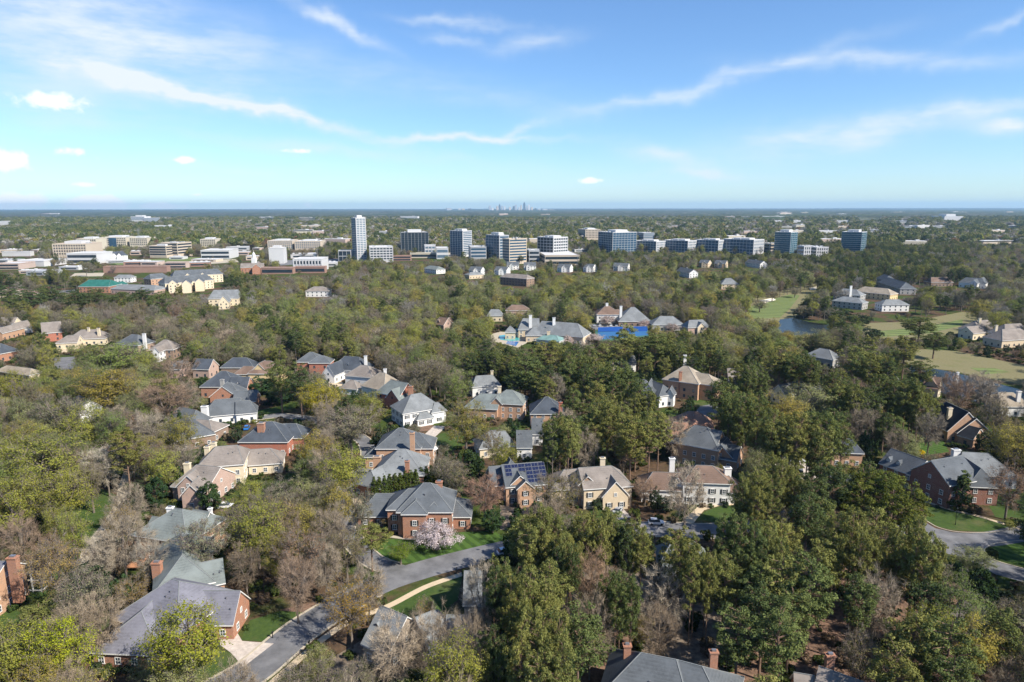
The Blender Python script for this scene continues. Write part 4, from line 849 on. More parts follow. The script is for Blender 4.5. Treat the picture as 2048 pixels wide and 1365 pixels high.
# ---------------------------------------------------------------- office buildings and the town centre
GL = {'dark': glass('glass_dark', (.022,.033,.045), .15), 'blue': glass('glass_blue', (.035,.08,.13), .15), 'teal': glass('glass_teal', (.02,.085,.12), .15), 'pale': glass('glass_pale', (.10,.15,.20), .15)}
FW = {'white': mat('panel_white', (.52,.515,.51), .7, .03, .05), 'cream': mat('panel_cream', (.52,.47,.37), .8, .04, .05), 'beige': mat('panel_beige', (.50,.42,.33), .8, .05, .05),
      'grey': mat('panel_grey', (.36,.37,.38), .7, .05, .05), 'dark': mat('panel_dark', (.07,.08,.09), .6, .05, .05), 'brown': mat('panel_brown', (.28,.2,.15), .8, .05, .05), 'brick': mat('panel_brick', (.29,.18,.14), .9, .1, .1), 'pink': mat('panel_pink', (.45,.35,.30), .9, .05, .1)}
def HY(u, Y): return Y*math.sqrt(1+((u-CU)/F)**2)
def office(name, label, u1, u2, vt, Y, floors, wall='white', gl='dark', share=.35, theta=28, front='band', left='band', cat='office building', pent=None, pier=None, vb=None, group=None, roofc=None, win=True, dmin=14, bh=None, lm=None):
    if vb is not None and bh is None: Y = (CH-9)/math.tan(math.atan((vb-CV)/F)+PITCH)
    if bh:
        Y = CH/math.tan(math.atan((vb-CV)/F)+PITCH); yb = (CH-bh)/math.tan(math.atan((vt-CV)/F)+PITCH); dmin = max(12, yb-Y); share = 0; theta = min(4, max(-4, theta))
    dep0 = Y*cp; z = CH-(Y*math.tan(math.atan((vt-CV)/F)+PITCH)); z = bh or max(z, 6)
    dep = Y*cp+(CH-z)*sp; Wm = (u2-u1)/F*dep; th = R(theta)
    d = max(dmin, share*Wm/max(sin(abs(th)), .1)) if theta else dmin; w_ = max(4, (Wm-d*sin(abs(th)))/cos(th))
    xc = ((u1+u2)/2-CU)/F*dep; yc = Y+d*.4
    root = empty(name, (xc, yc, 0), rz=th, label=label, cat=cat, group=group)
    m = MB(); m.box((0, 0, z/2), (w_, d, z)); m.obj('wall', FW[wall], root)
    m = MB(); m.box((0, 0, z+.15), (w_+.5, d+.5, .3), 0, 0); m.box((0, 0, z+.32), (w_-.8, d-.8, .1), 0, 1)
    for a, b in (((0, -d/2), (w_+.5, .5)), ((0, d/2), (w_+.5, .5)), ((-w_/2, 0), (.5, d-.5)), ((w_/2, 0), (.5, d-.5))): m.box((a[0], a[1], z+.75), (b[0], b[1], .9), 0, 0)
    m.obj('roof', [FW[wall], FW[roofc or 'white']], root)
    if win and floors > 2:
        m = MB(); [m.box(((.31 if i_ % 2 else -.34)*w_+i_*.8, (.25-.12*i_)*d, z+1.3), (2.6+i_, 2.2, 2)) for i_ in range(4)]; m.obj('rooftop_unit', FW['grey'], root)
    if pent:
        m = MB(); ph = pent; m.box((0, 0, z+ph/2+.3), (w_*.5, d*.55, ph)); m.obj('plant_room', FW['white' if wall != 'dark' else 'white'], root)
    fh = z/floors
    if win:
        wm = {}
        faces = [((0, -d/2), w_, 0, front), ((-w_/2 if th >= 0 else w_/2, 0), d, -pi/2 if th >= 0 else pi/2, left)]
        for (cx, cy), L, a, st in faces:
            nx, ny = (0, -1) if a == 0 else ((-1, 0) if a < 0 else (1, 0))
            full = st in ('glass', 'curtain')
            m = MB(); hh = fh*(.86 if full else .52); m.box((0, 0, 0), (L-(.6 if full else 2), .3, hh)); me = m.mesh('window', [GL[gl]])
            for i in range(floors):
                if i == 0 and floors > 3 and not full: continue
                link('window', me, root, (cx+nx*.12, cy+ny*.12, (i+.5)*fh+.1), a)
            if st in ('grid', 'curtain', 'punch'):
                sp_ = dict(grid=5.0, curtain=6.5, punch=4.2)[st]; pw = dict(grid=1.1, curtain=.4, punch=1.7)[st]
                n = max(2, int(L/sp_)); m = MB()
                for i in range(n+1):
                    t = (-.5+i/n)*(L-pw)
                    if a == 0: m.box((cx+t, cy+ny*.35, z/2), (pw, .5, z-.05))
                    else: m.box((cx+nx*.35, cy+t, z/2), (.5, pw, z-.05))
                m.obj('pier', FW[wall if st != 'curtain' or wall != 'dark' else 'grey'], root)
    c_, s_ = cos(th), sin(th); P = [(xc+a*w_/2*c_-b*d/2*s_, yc+a*w_/2*s_+b*d/2*c_) for a, b in ((-1,-1),(1,-1),(1,1),(-1,1))]
    HFOOT.append(P); HBOX.append((u1, vt, u2, (vb+1.5) if vb else vt+.6*(px((xc, Y, 0))[1]-vt), HY((u1+u2)/2, Y)))
    THINGS.append(((u1+u2)/2, (vt+(vb or vt+10))/2, lm)) if lm else None
    return root, z, w_, d
O_ = office
r, z, w_, d = O_('apartment_tower', 'tallest tower, pale blue-grey with a dark left side', 700.5, 729.5, 437, 1215, 24, 'white', 'pale', .42, 38, 'grid', 'glass', 'tower', 5, vb=512, lm='the tallest tower')
O_('apartment_block', 'white low-rise apartments joined to the foot of the tallest tower', 730, 786, 495, 1225, 6, 'white', 'dark', .2, 12, 'grid', 'grid', 'apartment building', vb=514)
O_('office_building', 'wide near-black glass office with white rooftop box', 796, 857, 466, 1420, 9, 'dark', 'dark', .12, 10, 'curtain', 'curtain', pent=6, vb=496, lm='the near-black glass office')
O_('office_annexe', 'low white glass-fronted block beside the near-black office', 845, 871, 492, 1400, 3, 'white', 'pale', .2, 10, 'grid', 'grid', vb=503)
O_('retail_building', 'low white building below the near-black office', 868, 897, 497, 1330, 2, 'white', 'pale', .2, 8, 'band', 'band', 'shop building', vb=508)
O_('hotel_tower', 'slim blue glass tower with white stepped right side', 899, 943, 463, 1340, 14, 'white', 'blue', .62, 50, 'band', 'curtain', 'hotel', 4, vb=504, lm='the slim blue glass tower')
O_('office_annexe', 'long low glass link left of the paired offices', 934, 973, 495, 1300, 4, 'grey', 'blue', .2, 8, 'band', 'band', vb=512)
O_('office_building', 'dark blue glass office standing behind its banded twin', 971, 1018, 472, 1330, 9, 'grey', 'blue', .6, 40, 'band', 'curtain', pent=5, vb=512)
O_('office_building', 'banded glass office with bright cream right edge', 1005, 1054, 479, 1255, 9, 'beige', 'blue', .72, -55, 'band', 'band', vb=518, lm='the banded glass office')
O_('office_annexe', 'low dark block between the two central offices', 1053, 1079, 502, 1290, 3, 'grey', 'dark', .2, 6, 'band', 'band', vb=515)
O_('office_building', 'office with dark glass left half and white gridded right half', 1076, 1137, 476, 1320, 8, 'white', 'dark', .5, 42, 'grid', 'curtain', pent=3, vb=512, lm='the half-glass gridded office')
O_('parking_deck', 'long flat concrete deck below the half-glass office', 1078, 1158, 511, 1270, 2, 'beige', 'dark', .2, 4, 'band', 'band', 'parking deck', vb=518)
O_('office_building', 'brown-beige gridded office on the far ridge', 1160, 1201, 460, 1850, 6, 'beige', 'dark', .25, 14, 'punch', 'punch', pent=4, vb=474)
O_('office_building', 'large pale-blue glass office with white frames and roof crown', 1202, 1275, 466, 1440, 9, 'white', 'blue', .3, 24, 'curtain', 'curtain', pent=5, vb=498, lm='the large pale-blue office')
O_('office_building', 'grey office just behind the large pale-blue one', 1277, 1309, 467, 1750, 5, 'grey', 'pale', .3, 14, 'band', 'band', vb=478)
for i, (a, b, vt, Y, vb, lb) in enumerate([(1275,1335,484,1440,498,'low office with white framed right end beside the large pale-blue office'), (1336,1399,483,1450,499,'second low office along from the large pale-blue office'),
     (1400,1458,482,1455,500,'third low office in the row, left of the widest one'), (1459,1534,481,1430,502,'widest low office, last of the row before the teal tower')]):
    O_('office_building', lb, a, b, vt, Y, 5, 'white', 'blue', .6, 42, 'punch', 'curtain', pent=3, vb=vb, group='low white-capped offices in a row')
O_('office_tower', 'teal glass tower with white roof, left one of the two', 1555, 1601, 466, 1330, 11, 'white', 'teal', .5, 45, 'curtain', 'glass', 'office tower', 5, vb=502, group='twin teal glass towers', lm='the left teal tower')
O_('office_tower', 'teal glass tower with white roof, right one of the two', 1691, 1742, 466, 1400, 10, 'white', 'teal', .55, 48, 'curtain', 'glass', 'office tower', 5, vb=497, group='twin teal glass towers', lm='the right teal tower')
O_('shop_building', 'low beige block between the widest office and the teal tower', 1534, 1554, 489, 1480, 3, 'beige', 'dark', .2, 8, 'band', 'band', 'shop building', vb=499)
O_('town_houses', 'white terraced building between the two teal towers', 1603, 1622, 494, 1430, 3, 'white', 'dark', .2, 10, 'punch', 'band', 'apartment building', vb=506)
O_('town_houses', 'white low building right of the left teal tower', 1624, 1655, 496, 1460, 3, 'white', 'dark', .2, 6, 'punch', 'band', 'apartment building', vb=505)
O_('office_building', 'long cream office with vertical piers on the far left', 104, 174, 488, 1450, 5, 'beige', 'dark', .1, 6, 'punch', 'punch', pent=5, vb=505, roofc='pink', lm='the long cream office')
for a, b, vt, vb, lb in [(154,194,478,492,'cream office with dark glass corners, leftmost of the matching three'), (199,254,475,486,'cream office with blue glass centre, middle of the matching three'), (259,296,476,486,'cream office, rightmost of the matching three'), (400,432,479,488,'small cream office standing alone right of the matching three')]:
    rr = O_('office_building', lb, a, b, vt, 1750, 5, 'cream', 'dark', .1, 4, 'punch', 'punch', pent=4, vb=vb, group='cream offices in the woods', lm=lb if 'three' not in lb else None)
    if 'blue' in lb:
        m = MB(); m.box((0, -rr[3]/2-.6, rr[1]/2), (rr[2]*.28, 1, rr[1])); m.obj('entrance_glass', GL['blue'], rr[0])
O_('office_building', 'stepped tan office with dark glass right wing', 299, 345, 492, 1480, 5, 'beige', 'dark', .2, -10, 'band', 'band', pent=3, vb=505)
O_('office_building', 'dark glass wing behind the stepped tan office', 322, 367, 486, 1540, 5, 'beige', 'dark', .2, -12, 'band', 'band', vb=504)
O_('office_building', 'long beige office with grey ribbon windows, left of its pair', 533, 586, 482, 1600, 5, 'beige', 'pale', .1, 5, 'punch', 'punch', pent=3, vb=492, group='long beige offices')
O_('office_building', 'long beige office with grey ribbon windows, right of its pair', 587, 642, 483, 1620, 5, 'beige', 'pale', .1, 5, 'punch', 'punch', pent=3, vb=492, group='long beige offices')
O_('hall', 'tall blank white block with stub tower', 534, 567, 497, 1330, 4, 'white', 'dark', .15, 8, 'none', 'none', 'hall', 4, vb=516, win=False, lm='the blank white block')
O_('civic_building', 'low white building with arched windows below the blank white block', 585, 645, 519, 1190, 2, 'white', 'dark', .1, 3, 'punch', 'punch', 'civic building', vb=530)
O_('shop_building', 'wide white-roofed store at the left of the town centre', 30, 98, 517, 1250, 1, 'white', 'dark', .2, -8, 'none', 'none', 'shop building', vb=532, win=False, dmin=60, bh=8)
O_('shop_building', 'pinkish flat-roofed store at the left photo edge', -5, 40, 523, 1150, 2, 'pink', 'dark', .2, 4, 'band', 'band', 'shop building', vb=538, dmin=30, bh=8)
O_('shop_building', 'flat white warehouse roof behind the left store', 5, 60, 506, 1450, 1, 'white', 'dark', .2, 4, 'none', 'none', 'shop building', vb=512, win=False, dmin=50, bh=8)
O_('shop_building', 'low white ribbon-windowed building in trees left of the stepped office', 135, 196, 507, 1370, 2, 'white', 'dark', .1, 3, 'band', 'band', 'shop building', vb=516, dmin=30)
O_('shop_building', 'white-roofed building in trees left of the blank white block', 400, 460, 501, 1460, 2, 'white', 'dark', .1, 5, 'band', 'band', 'shop building', vb=507, dmin=40)
O_('shop_building', 'long white-roofed strip of shops behind the green roof', 208, 333, 536, 1060, 1, 'brick', 'dark', .05, 2, 'none', 'none', 'shop building', vb=545, win=False, dmin=25, bh=8)
O_('shop_building', 'brick shops with white flat roof right of the domed church', 523, 586, 538, 1060, 1, 'brick', 'dark', .05, 2, 'band', 'none', 'shop building', vb=548, dmin=30, bh=8)
O_('shop_building', 'second brick shop block beside the first, white flat roof', 590, 650, 534, 1090, 1, 'brick', 'dark', .05, 2, 'band', 'none', 'shop building', vb=546, dmin=30, bh=8)
O_('shop_building', 'pinkish brick block left of the domed church', 330, 372, 524, 1180, 2, 'pink', 'dark', .1, 3, 'band', 'band', 'shop building', vb=536, dmin=30, bh=8)
O_('shop_building', 'flat tan building in front of the near-black office', 820, 890, 508, 1260, 1, 'cream', 'dark', .1, 4, 'band', 'none', 'shop building', vb=516, dmin=30, bh=8)
O_('shop_building', 'brick-coloured block at the foot of the low-rise apartments', 784, 822, 513, 1200, 2, 'brick', 'dark', .1, 4, 'band', 'none', 'shop building', vb=522, dmin=20, bh=8)
O_('open_pavilion', 'dark flat canopy building left of the tallest tower', 676, 702, 502, 1300, 2, 'white', 'dark', .1, 4, 'curtain', 'curtain', 'pavilion', vb=512, roofc='dark')
O_('arena', 'bright white low-domed arena far off near the right horizon', 1884, 1925, 434, 4200, 2, 'white', 'pale', .1, 3, 'none', 'none', 'arena', 14, vb=440, win=False, dmin=80, lm='the white arena')
O_('hospital', 'cluster of white blocks far off on the left', 262, 290, 433, 4300, 4, 'white', 'pale', .1, 3, 'band', 'none', 'hospital', 8, vb=440, dmin=40)
O_('hospital', 'lower white wing right of the far white blocks', 288, 320, 436, 4300, 3, 'white', 'pale', .1, 3, 'band', 'none', 'hospital', None, vb=440, dmin=40)
O_('warehouse', 'large pale shed on the far left edge', -2, 20, 442, 3000, 1, 'white', 'pale', .1, 3, 'none', 'none', 'warehouse', None, vb=447, win=False, dmin=60)
random.seed(33); TB = []
for i in range(54):                                   # town centre: flat-roofed shops, stores and decks
    u = random.uniform(-10, 700) if i < 46 else random.uniform(700, 1240); vb_ = random.uniform(500, 552) if i < 46 else random.uniform(492, 516)
    if u > 440 and vb_ > 535 and i < 46: vb_ -= 22
    Y = CH/math.tan(math.atan((vb_-CV)/F)+PITCH); wd = random.uniform(16, 48)*(1 if vb_ < 530 else .7); dp = random.uniform(14, 36); h = random.uniform(4, 7.5)
    pu = wd/Y*F/2
    if any(b[0]-pu-2 < u < b[2]+pu+2 and b[1]-1 < vb_-3 < b[3]+2 and b[4] > 600 for b in HBOX): continue
    wl_ = random.choice(['white','white','cream','beige','brick','pink','grey']); rt = empty('shop_building', ((u-CU)/F*(Y*cp+CH*sp), Y+dp/2, 0), rz=random.uniform(-.35, .35), cat='shop building', group='flat-roofed buildings of the town centre')
    m = MB(); m.box((0, 0, h/2), (wd, dp, h)); m.obj('wall', FW[wl_], rt)
    m = MB(); m.box((0, 0, h+.15), (wd+.6, dp+.6, .3)); [m.box((random.uniform(-.35, .35)*wd, random.uniform(-.3, .3)*dp, h+1), (3, 3, 1.6)) for _ in range(3)]; m.obj('roof', FW['white' if random.random() < .75 else 'grey'], rt)
    m = MB(); m.box((0, -dp/2-.1, h*.45), (wd*.8, .25, h*.35)); m.obj('shop_window', GL['dark'], rt)
    v0 = vb_-(h+dp*.06)/Y*F; HBOX.append((u-pu, v0-1, u+pu, vb_-1, HY(u, Y))); TB.append((u, rt, wl_)); c_, s_ = wd/2, dp/2; HFOOT.append([(rt.location.x+a*c_, rt.location.y+b*s_) for a, b in ((-1,-1),(1,-1),(1,1),(-1,1))])
def nthw(i):
    o_ = ['first','second','third','fourth','fifth','sixth','seventh','eighth','ninth','tenth','eleventh','twelfth','thirteenth','fourteenth','fifteenth','sixteenth','seventeenth','eighteenth','nineteenth','twentieth']
    return o_[i] if i < 20 else ['twenty','thirty','forty','fifty','sixty','seventy'][(i+1)//10-2]+'-'+['','first','second','third','fourth','fifth','sixth','seventh','eighth','ninth'][(i+1) % 10] if (i+1) % 10 else ['thirtieth','fortieth','fiftieth','sixtieth','seventieth'][(i+1)//10-3]
for i, (_, o, wl_) in enumerate(sorted(TB, key=lambda q: q[0])): o['label'] = 'low '+wl_+' flat-roofed town building, '+nthw(i)+' of its group from the left'
random.seed(21); DB = []
for i in range(76):                                   # scattered pale roofs among the far woods
    Y = random.choice([1700, 2000, 2400, 3000, 4000, 5200, 7000, 9000]); u = random.uniform(20, 1500) if i < 36 else random.uniform(1450, 2030)
    if i > 20 and i < 34: u = random.uniform(1080, 1480); Y = random.uniform(1550, 1900)
    h = random.uniform(7, 14)*(1 if Y < 5000 else 2); wd = random.uniform(30, 90)*(1 if Y < 5000 else 2); p = ((u-CU)/F*Y*cp, Y)
    if any(abs(u-(b[0]+b[2])/2) < (b[2]-b[0])/2+8 and abs(b[4]-Y) < 500 for b in HBOX): continue
    u_ = u; m = MB(); m.box((0, 0, h/2), (wd, random.uniform(20, 50), h), 0, 0); m.box((0, 0, h+.4), (wd+.8, 30, .8), 0, 1); m.box((wd*.2, 0, h+2), (wd*.15, 8, 3), 0, 1)
    o = m.obj('distant_building', [FW[random.choice(['white', 'cream', 'beige', 'pink', 'grey'])], FW['white']], None, loc=(p[0], p[1], 0), rz=random.uniform(-.3, .3))
    o['label'] = 'small pale low building far away among the woods'; o['category'] = 'building'; o['group'] = 'distant pale buildings'
    v0 = px((p[0], p[1], h))[1]; HBOX.append((u-wd/2/Y*F, v0-1, u+wd/2/Y*F, v0+3, HY(u, Y))); DB.append((u, o))
for i, (_, o) in enumerate(sorted(DB, key=lambda q: q[0])): o['label'] = 'small pale low building far away in the woods, '+nthw(i)+' from the left'
# city skyline on the horizon
SKY = [(893,903,416.5,0),(917,921,417,0),(924,929,417.5,0),(937,942,417.5,0),(978,982,411,1),(983,987,416,0),(993,997,412,1),(998,1001,409,2),(1003,1006,412,0),(1008,1011,413,0),(1018,1022,414,1),(1026,1029,413,0),
 (1030,1033.5,409.5,2),(1037,1040,415,0),(1041,1044,410,1),(1047,1050.5,405,2),(1052,1054.5,411,1),(1056,1060,409.5,2),(1062,1066,415,0),(1070,1073,417,0),(1076,1081,418,0),(1084,1094,419,0),(1097,1108,420,0),(1110,1118,420,0)]
for i, (a, b, vt, cr) in enumerate(SKY):
    Y = 19000+random.uniform(-600, 600); z = CH-Y*math.tan(math.atan((vt-CV)/F)+PITCH); wd = (b-a)/F*Y; x = ((a+b)/2-CU)/F*Y*cp
    z = max(z, 15); m = MB(); k = .82 if cr else 1
    m.box((0, 0, z*k/2), (wd, wd*.8, z*k), .3)
    if cr: m.box((0, 0, z*(k+.06)), (wd*.7, wd*.55, z*.12), .3)
    if cr == 2: m.box((0, 0, z*.95), (wd*.35, wd*.3, z*.12), .3); m.bar((0, 0, z*.95), (0, 0, z*1.04), 2.5, 1, 5)
    rt = empty('skyscraper' if z > 90 else 'distant_tower', (x, Y, 0), cat='skyscraper', group='city skyline on the horizon')
    nth = ['first','second','third','fourth','fifth','sixth','seventh','eighth','ninth','tenth','eleventh','twelfth','thirteenth','fourteenth','fifteenth','sixteenth','seventeenth','eighteenth','nineteenth','twentieth','twenty-first','twenty-second','twenty-third','twenty-fourth'][i]
    rt['label'] = ('stepped ' if cr else 'plain ')+'hazy tower in the city skyline on the horizon, '+nth+' from the left'
    m.obj('tower_body', FW[['grey','white','beige','dark'][i % 4]], rt)
THINGS.append((1030, 412, 'the city skyline'))
# pitched-roof buildings further out
for (lb, lm, wl, rf, bl, kw) in [
 ('long brick building with shiny green metal roof', 'the green metal roof', 'brick', 'greenmetal', [(178,559,222,559,13,7,16,.35,.35),(222,566,245,562,9,6,8,0,0)], {}),
 ('apartment block with many cream gables, front row of the grey-roofed pair', 'the cream-gabled apartments', 'cream', 'slate', [(330,554,412,548,16,10,11,.5,.5),(345,560,348,555,14,10,6,0,0),(372,560,375,555,14,10,6,0,0),(398,557,401,552,14,10,6,0,0)], {}),
 ('apartment block behind the cream-gabled apartments, grey roofs', None, 'cream', 'slate', [(350,541,435,537,16,10,11,.5,.5),(375,546,378,541,14,10,5,0,0),(405,545,408,540,14,10,5,0,0)], {}),
 ('tan apartment wing with slate roof left of the gabled apartments', None, 'tanbrick', 'slate', [(300,548,325,546,15,10,10,.5,.5)], {}),
 ('spread-out low grey roofs in front of the green metal roof', 'the low grey roofs', 'pink', 'grey', [(245,568,312,570,9,5,13,.6,.6)], {}),
 ('cream house with large grey roof in the middle woods', 'the grey-roofed house in the woods', 'cream', 'grey', [(428,580,476,579,14,7,12,.4,.2),(446,592,452,584,12,6,6,0,0)], {}),
 ('small blue-roofed complex with white gables behind the town trees', None, 'white', 'navy', [(205,504,245,502,16,9,12,.4,.4),(228,506,230,503,14,9,5,0,0),(238,506,240,503,14,9,5,0,0)], {}),
 ('pale shopfronts with grey roofs left of the gabled apartments', None, 'white', 'grey', [(238,549,262,549,9,6,8,.5,.5)], {}),
 ('green-grey roofed house right of centre woods', 'the far green-grey roof', 'white', 'green', [(860,531,878,533,10,6,10,.6,.6)], {}),
 ('brown apartment house with balconies in bare trees', 'the brown apartment house', 'brown', 'taupe', [(1014,547,1055,550,13,9,10,.6,.6)], {}),
 ('small grey roof left of the brown apartment house', None, 'beige', 'grey', [(940,545,956,544,8,5,8,.8,.8)], {}),
 ('brown-roofed cottage in the yellow-green woods', None, 'white', 'taupe', [(628,573,646,573,10,6,9,1,1)], {}),
 ('cream cottage behind the dark pine belt', None, 'cream', 'tan', [(8,578,30,578,9,5,8,1,1)], {}),
 ('brown low roofs at the left edge above the dark pine belt', None, 'brown', 'brown', [(38,577,70,579,8,5,9,1,1)], {})]:
    H(lb, lm, wl, rf, bl, full=False, snap=False, cat='house' if 'house' in lb or 'cottage' in lb else 'building', name='apartment_building' if 'apartment' in lb else 'pitched_roof_building' if 'house' not in lb and 'cottage' not in lb else None)
VIL = [(942,533,966,534,'first'),(993,533,1017,534,'second'),(1014,524,1038,524,'third'),(1048,525,1072,525,'fourth'),(1118,528,1143,529,'fifth'),(1171,528,1190,529,'sixth'),(1229,526,1258,527,'seventh'),(1362,535,1388,540,'eighth'),(1402,520,1420,521,'ninth'),(1432,521,1454,522,'tenth'),(1498,519,1528,523,'eleventh')]
for (a, b, c_, d_, nth) in VIL:
    H('white gabled village house with blue-grey roof, '+nth+' from the left', None, 'white' if nth not in ('ninth','tenth') else 'beige', 'slate', [(a,b,c_,d_,11,6.4,8,0,0),((a+c_)/2-3,b+3,(a+c_)/2-1,b,10,6.4,4.5,0,0)], full=False, snap=False, group='white gabled village houses', name='village_house')
# brick church with white cupola
def cupola(root, O, BL):
    p = at(508, 513, 20); x, y = p.x-O.x, p.y-O.y; m = MB(); m.box((x, y, 12), (6, 6, 12)); m.bar((x, y, 18), (x, y, 23), 2.6, 2.4, 8); m.bar((x, y, 23), (x, y, 26.5), 2.5, .3, 8); m.bar((x, y, 26), (x, y, 29), .2, .1, 5); m.obj('cupola', M_TRIM, root)
H('brick church with white domed cupola and broad brown roofs', 'the brick church', 'brick', 'taupe', [(482,527,528,526,13,8,12,0,0),(513,528,516,522,14,9,7,0,0)], full=False, snap=True, extra=cupola, cat='church', name='church')
# clubhouse, pool and tennis courts
H('long grey-roofed clubhouse with teal porch roofs and a row of dormers', 'the clubhouse', 'beige', 'grey', [(1084,642,1155,647,13,5.4,11,.3,.8),(1046,637,1078,637,13,6,9,.5,0),(1068,654,1070,654,9.5,4.4,7.5,1,1),(1020,652,1021,652,9,5,4.6,1,1)],
  chim=[(1061,631,16,2,'white'),(1108,636,16,1.8,'white')], dorm=[(1091,657,8.8,0,'white'),(1106,657,8.8,0,'white'),(1119,657,8.8,0,'white'),(1133,658,8.6,0,'white')], full=True, cat='clubhouse', name='clubhouse', snap=False)
H('teal-roofed terrace pavilion on the front of the clubhouse', None, 'white', 'teal', [(1092,669,1112,671,6.8,4,7,.9,.9),(1032,657,1050,660,5.6,3.8,4,0,0)], chim=[(1097,663,9,2,'beige')], full=True, cat='pavilion', name='terrace_pavilion', snap=False)
sheet('pool_deck', [(972,672),(1000,664),(1050,668),(1062,682),(1035,696),(1012,690),(985,684)], .08, M_CONC)
sheet('pool', [(998,672),(1020,669),(1042,674),(1040,682),(1022,683),(1000,680)], .14, mat('pool_water', (.05,.33,.34), .1, .1, .3, spec=.9))
sheet('pool', [(1015,683),(1038,684),(1032,693),(1012,688)], .13, mat('pool_water_blue', (.04,.14,.38), .1, .1, .3, spec=.9))
M_BLUE = mat('screen_blue', (.015,.09,.34), .7, .08, .3); M_COURT = mat('court_blue', (.03,.12,.27), .8, .05, .1); M_GREENC = mat('court_surround', (.05,.13,.09), .9, .1, .2)
sheet('court_surround', [(1190,662),(1296,660),(1300,674),(1194,684)], .05, M_GREENC)
sheet('tennis_court', [(1195,666),(1245,663),(1247,676),(1198,680)], .09, M_COURT, False); sheet('tennis_court', [(1250,664),(1293,662),(1296,671),(1252,675)], .09, M_COURT, False)
sheet('car_park', [(1165,648),(1240,650),(1290,656),(1190,660)], .04, M_ASPH)
for a, b, lb in [((1196,665),(1245,663.5),'left'), ((1250,664),(1295,663),'right')]:
    A_, B_ = at(*a), at(*b); c_ = (A_+B_)/2; L = (B_-A_).length; an = atan2(B_.y-A_.y, B_.x-A_.x)
    rt = empty('tennis_fence', (c_.x, c_.y, 0), rz=an, label='bright blue windscreen along the '+lb+' tennis court', cat='fence', group='blue tennis windscreens')
    m = MB(); m.box((0, 0, 1.9), (L, .06, 3.4)); m.obj('windscreen', M_BLUE, rt)
    m = MB(); [m.bar((-L/2+i*L/8, .08, 0), (-L/2+i*L/8, .08, 3.9), .06, .06, 5) for i in range(9)]; m.bar((-L/2, .08, 3.85), (L/2, .08, 3.85), .05, .05, 5); m.obj('post', M_CAPM, rt)
# ---------------------------------------------------------------- vehicles and street furniture
M_TYRE = mat('tyre', (.02,.02,.02), .8, .05)
def car_proto(paint, suv=True):
    h = 1.72 if suv else 1.45; m = MB()
    prof = [(-2.3,.35),(-2.32,.75),(-2.2,1.0),(-1.95,1.08),(2.2 if suv else 1.2,1.02),(2.25,.9),(2.3,.35)] if suv else [(-2.25,.32),(-2.28,.8),(-2.0,.95),(1.3,.92),(2.1,.78),(2.25,.35)]
    def ext(P, w0, w1=None, mi=0):
        n = len(P); w1 = w1 or w0; v = [(x, -w0 if z < 1.1 else -w1, z) for x, z in P]+[(x, w0 if z < 1.1 else w1, z) for x, z in P]
        m.add(v, [tuple(range(n)), tuple(range(2*n-1, n-1, -1))]+[(i, n+i, n+(i+1) % n, (i+1) % n) for i in range(n)], mi)
    ext([(-2.28,.35),(-2.3,.8),(-2.15,1.02),(1.1,1.02),(2.05,.86),(2.28,.7),(2.28,.35)], .92)
    body = m; cab = MB(); x0 = -2.1 if suv else -1.5
    P = [(x0,1.0),(x0+.35,h-.02),(.35,h),(1.1,1.0)]
    v = [(x, s*(.88 if z < 1.2 else .72), z) for s in (-1, 1) for x, z in P]; cab.add(v, [(0,1,2,3),(7,6,5,4),(0,4,5,1),(1,5,6,2),(2,6,7,3)])
    rf = MB(); rf.box((-.05-(.8 if suv else .45)+.1, 0, h+.01), (1.75 if suv else 1.1, 1.4, .05))
    wh = MB()
    wh.bar((0,-.12,0),(0,.12,0),.34,.34,12)
    return body.mesh('body', [paint]), cab.mesh('cabin_glass', [M_PANE]), rf.mesh('car_roof', [paint]), wh.mesh('wheel', [M_TYRE])
PT = {k: mat('paint_'+k, v, .25, .03, .3, spec=.6) for k, v in dict(white=(.75,.75,.75), silver=(.45,.46,.47), blue=(.02,.16,.5), black=(.02,.02,.025), red=(.35,.03,.02), grey=(.16,.17,.18)).items()}
CP = {}
def car(u, v, ang, paint, label, suv=True, group=None, z=.05):
    if (paint, suv) not in CP: CP[(paint, suv)] = car_proto(PT[paint], suv)
    b, g, r_, w_ = CP[(paint, suv)]; p = at(u, v, z)
    rt = empty('parked_car', (p.x, p.y, z), rz=R(ang), label=label, cat='car', group=group)
    link('body', b, rt); link('cabin_glass', g, rt); link('car_roof', r_, rt)
    for x in (-1.4, 1.4):
        for y in (-.82, .82): link('wheel', w_, rt, (x, y, .34))
    return rt
G = 'cars parked near the houses'
car(1312,1049,-4,'white','white car parked on the street beyond the pine crowns', True, G); car(1011,1108,20,'white','white car half hidden by trees at the roadside curve', True, G)
car(494,858,100,'blue','bright blue van-like car at the end of the curved lane', True, G); car(452,1015,10,'white','white car beside the pink brick gables', True, G)
car(1572,926,8,'white','white car in the shade under the big pines, left of two', True, G); car(1596,925,8,'silver','silver car in the shade under the big pines, right of two', False, G)
car(1600,948,70,'grey','grey car on the drive under the big pines', True, G); car(1235,1025,60,'silver','silver car on the drive of the beige gabled house', False, G)
random.seed(5)
for i in range(26):
    u = random.uniform(1170, 1260); 
    if i < 7: car(1178+i*11, 652+random.uniform(0, 1.5), 80, random.choice(['white','silver','grey','black']), 'car in the clubhouse car park behind the blue screens, '+nthw(i)+' from the left', i % 2 == 0, 'cars in the clubhouse car park')
M_IRON = mat('iron_black', (.015,.018,.016), .5, .1)
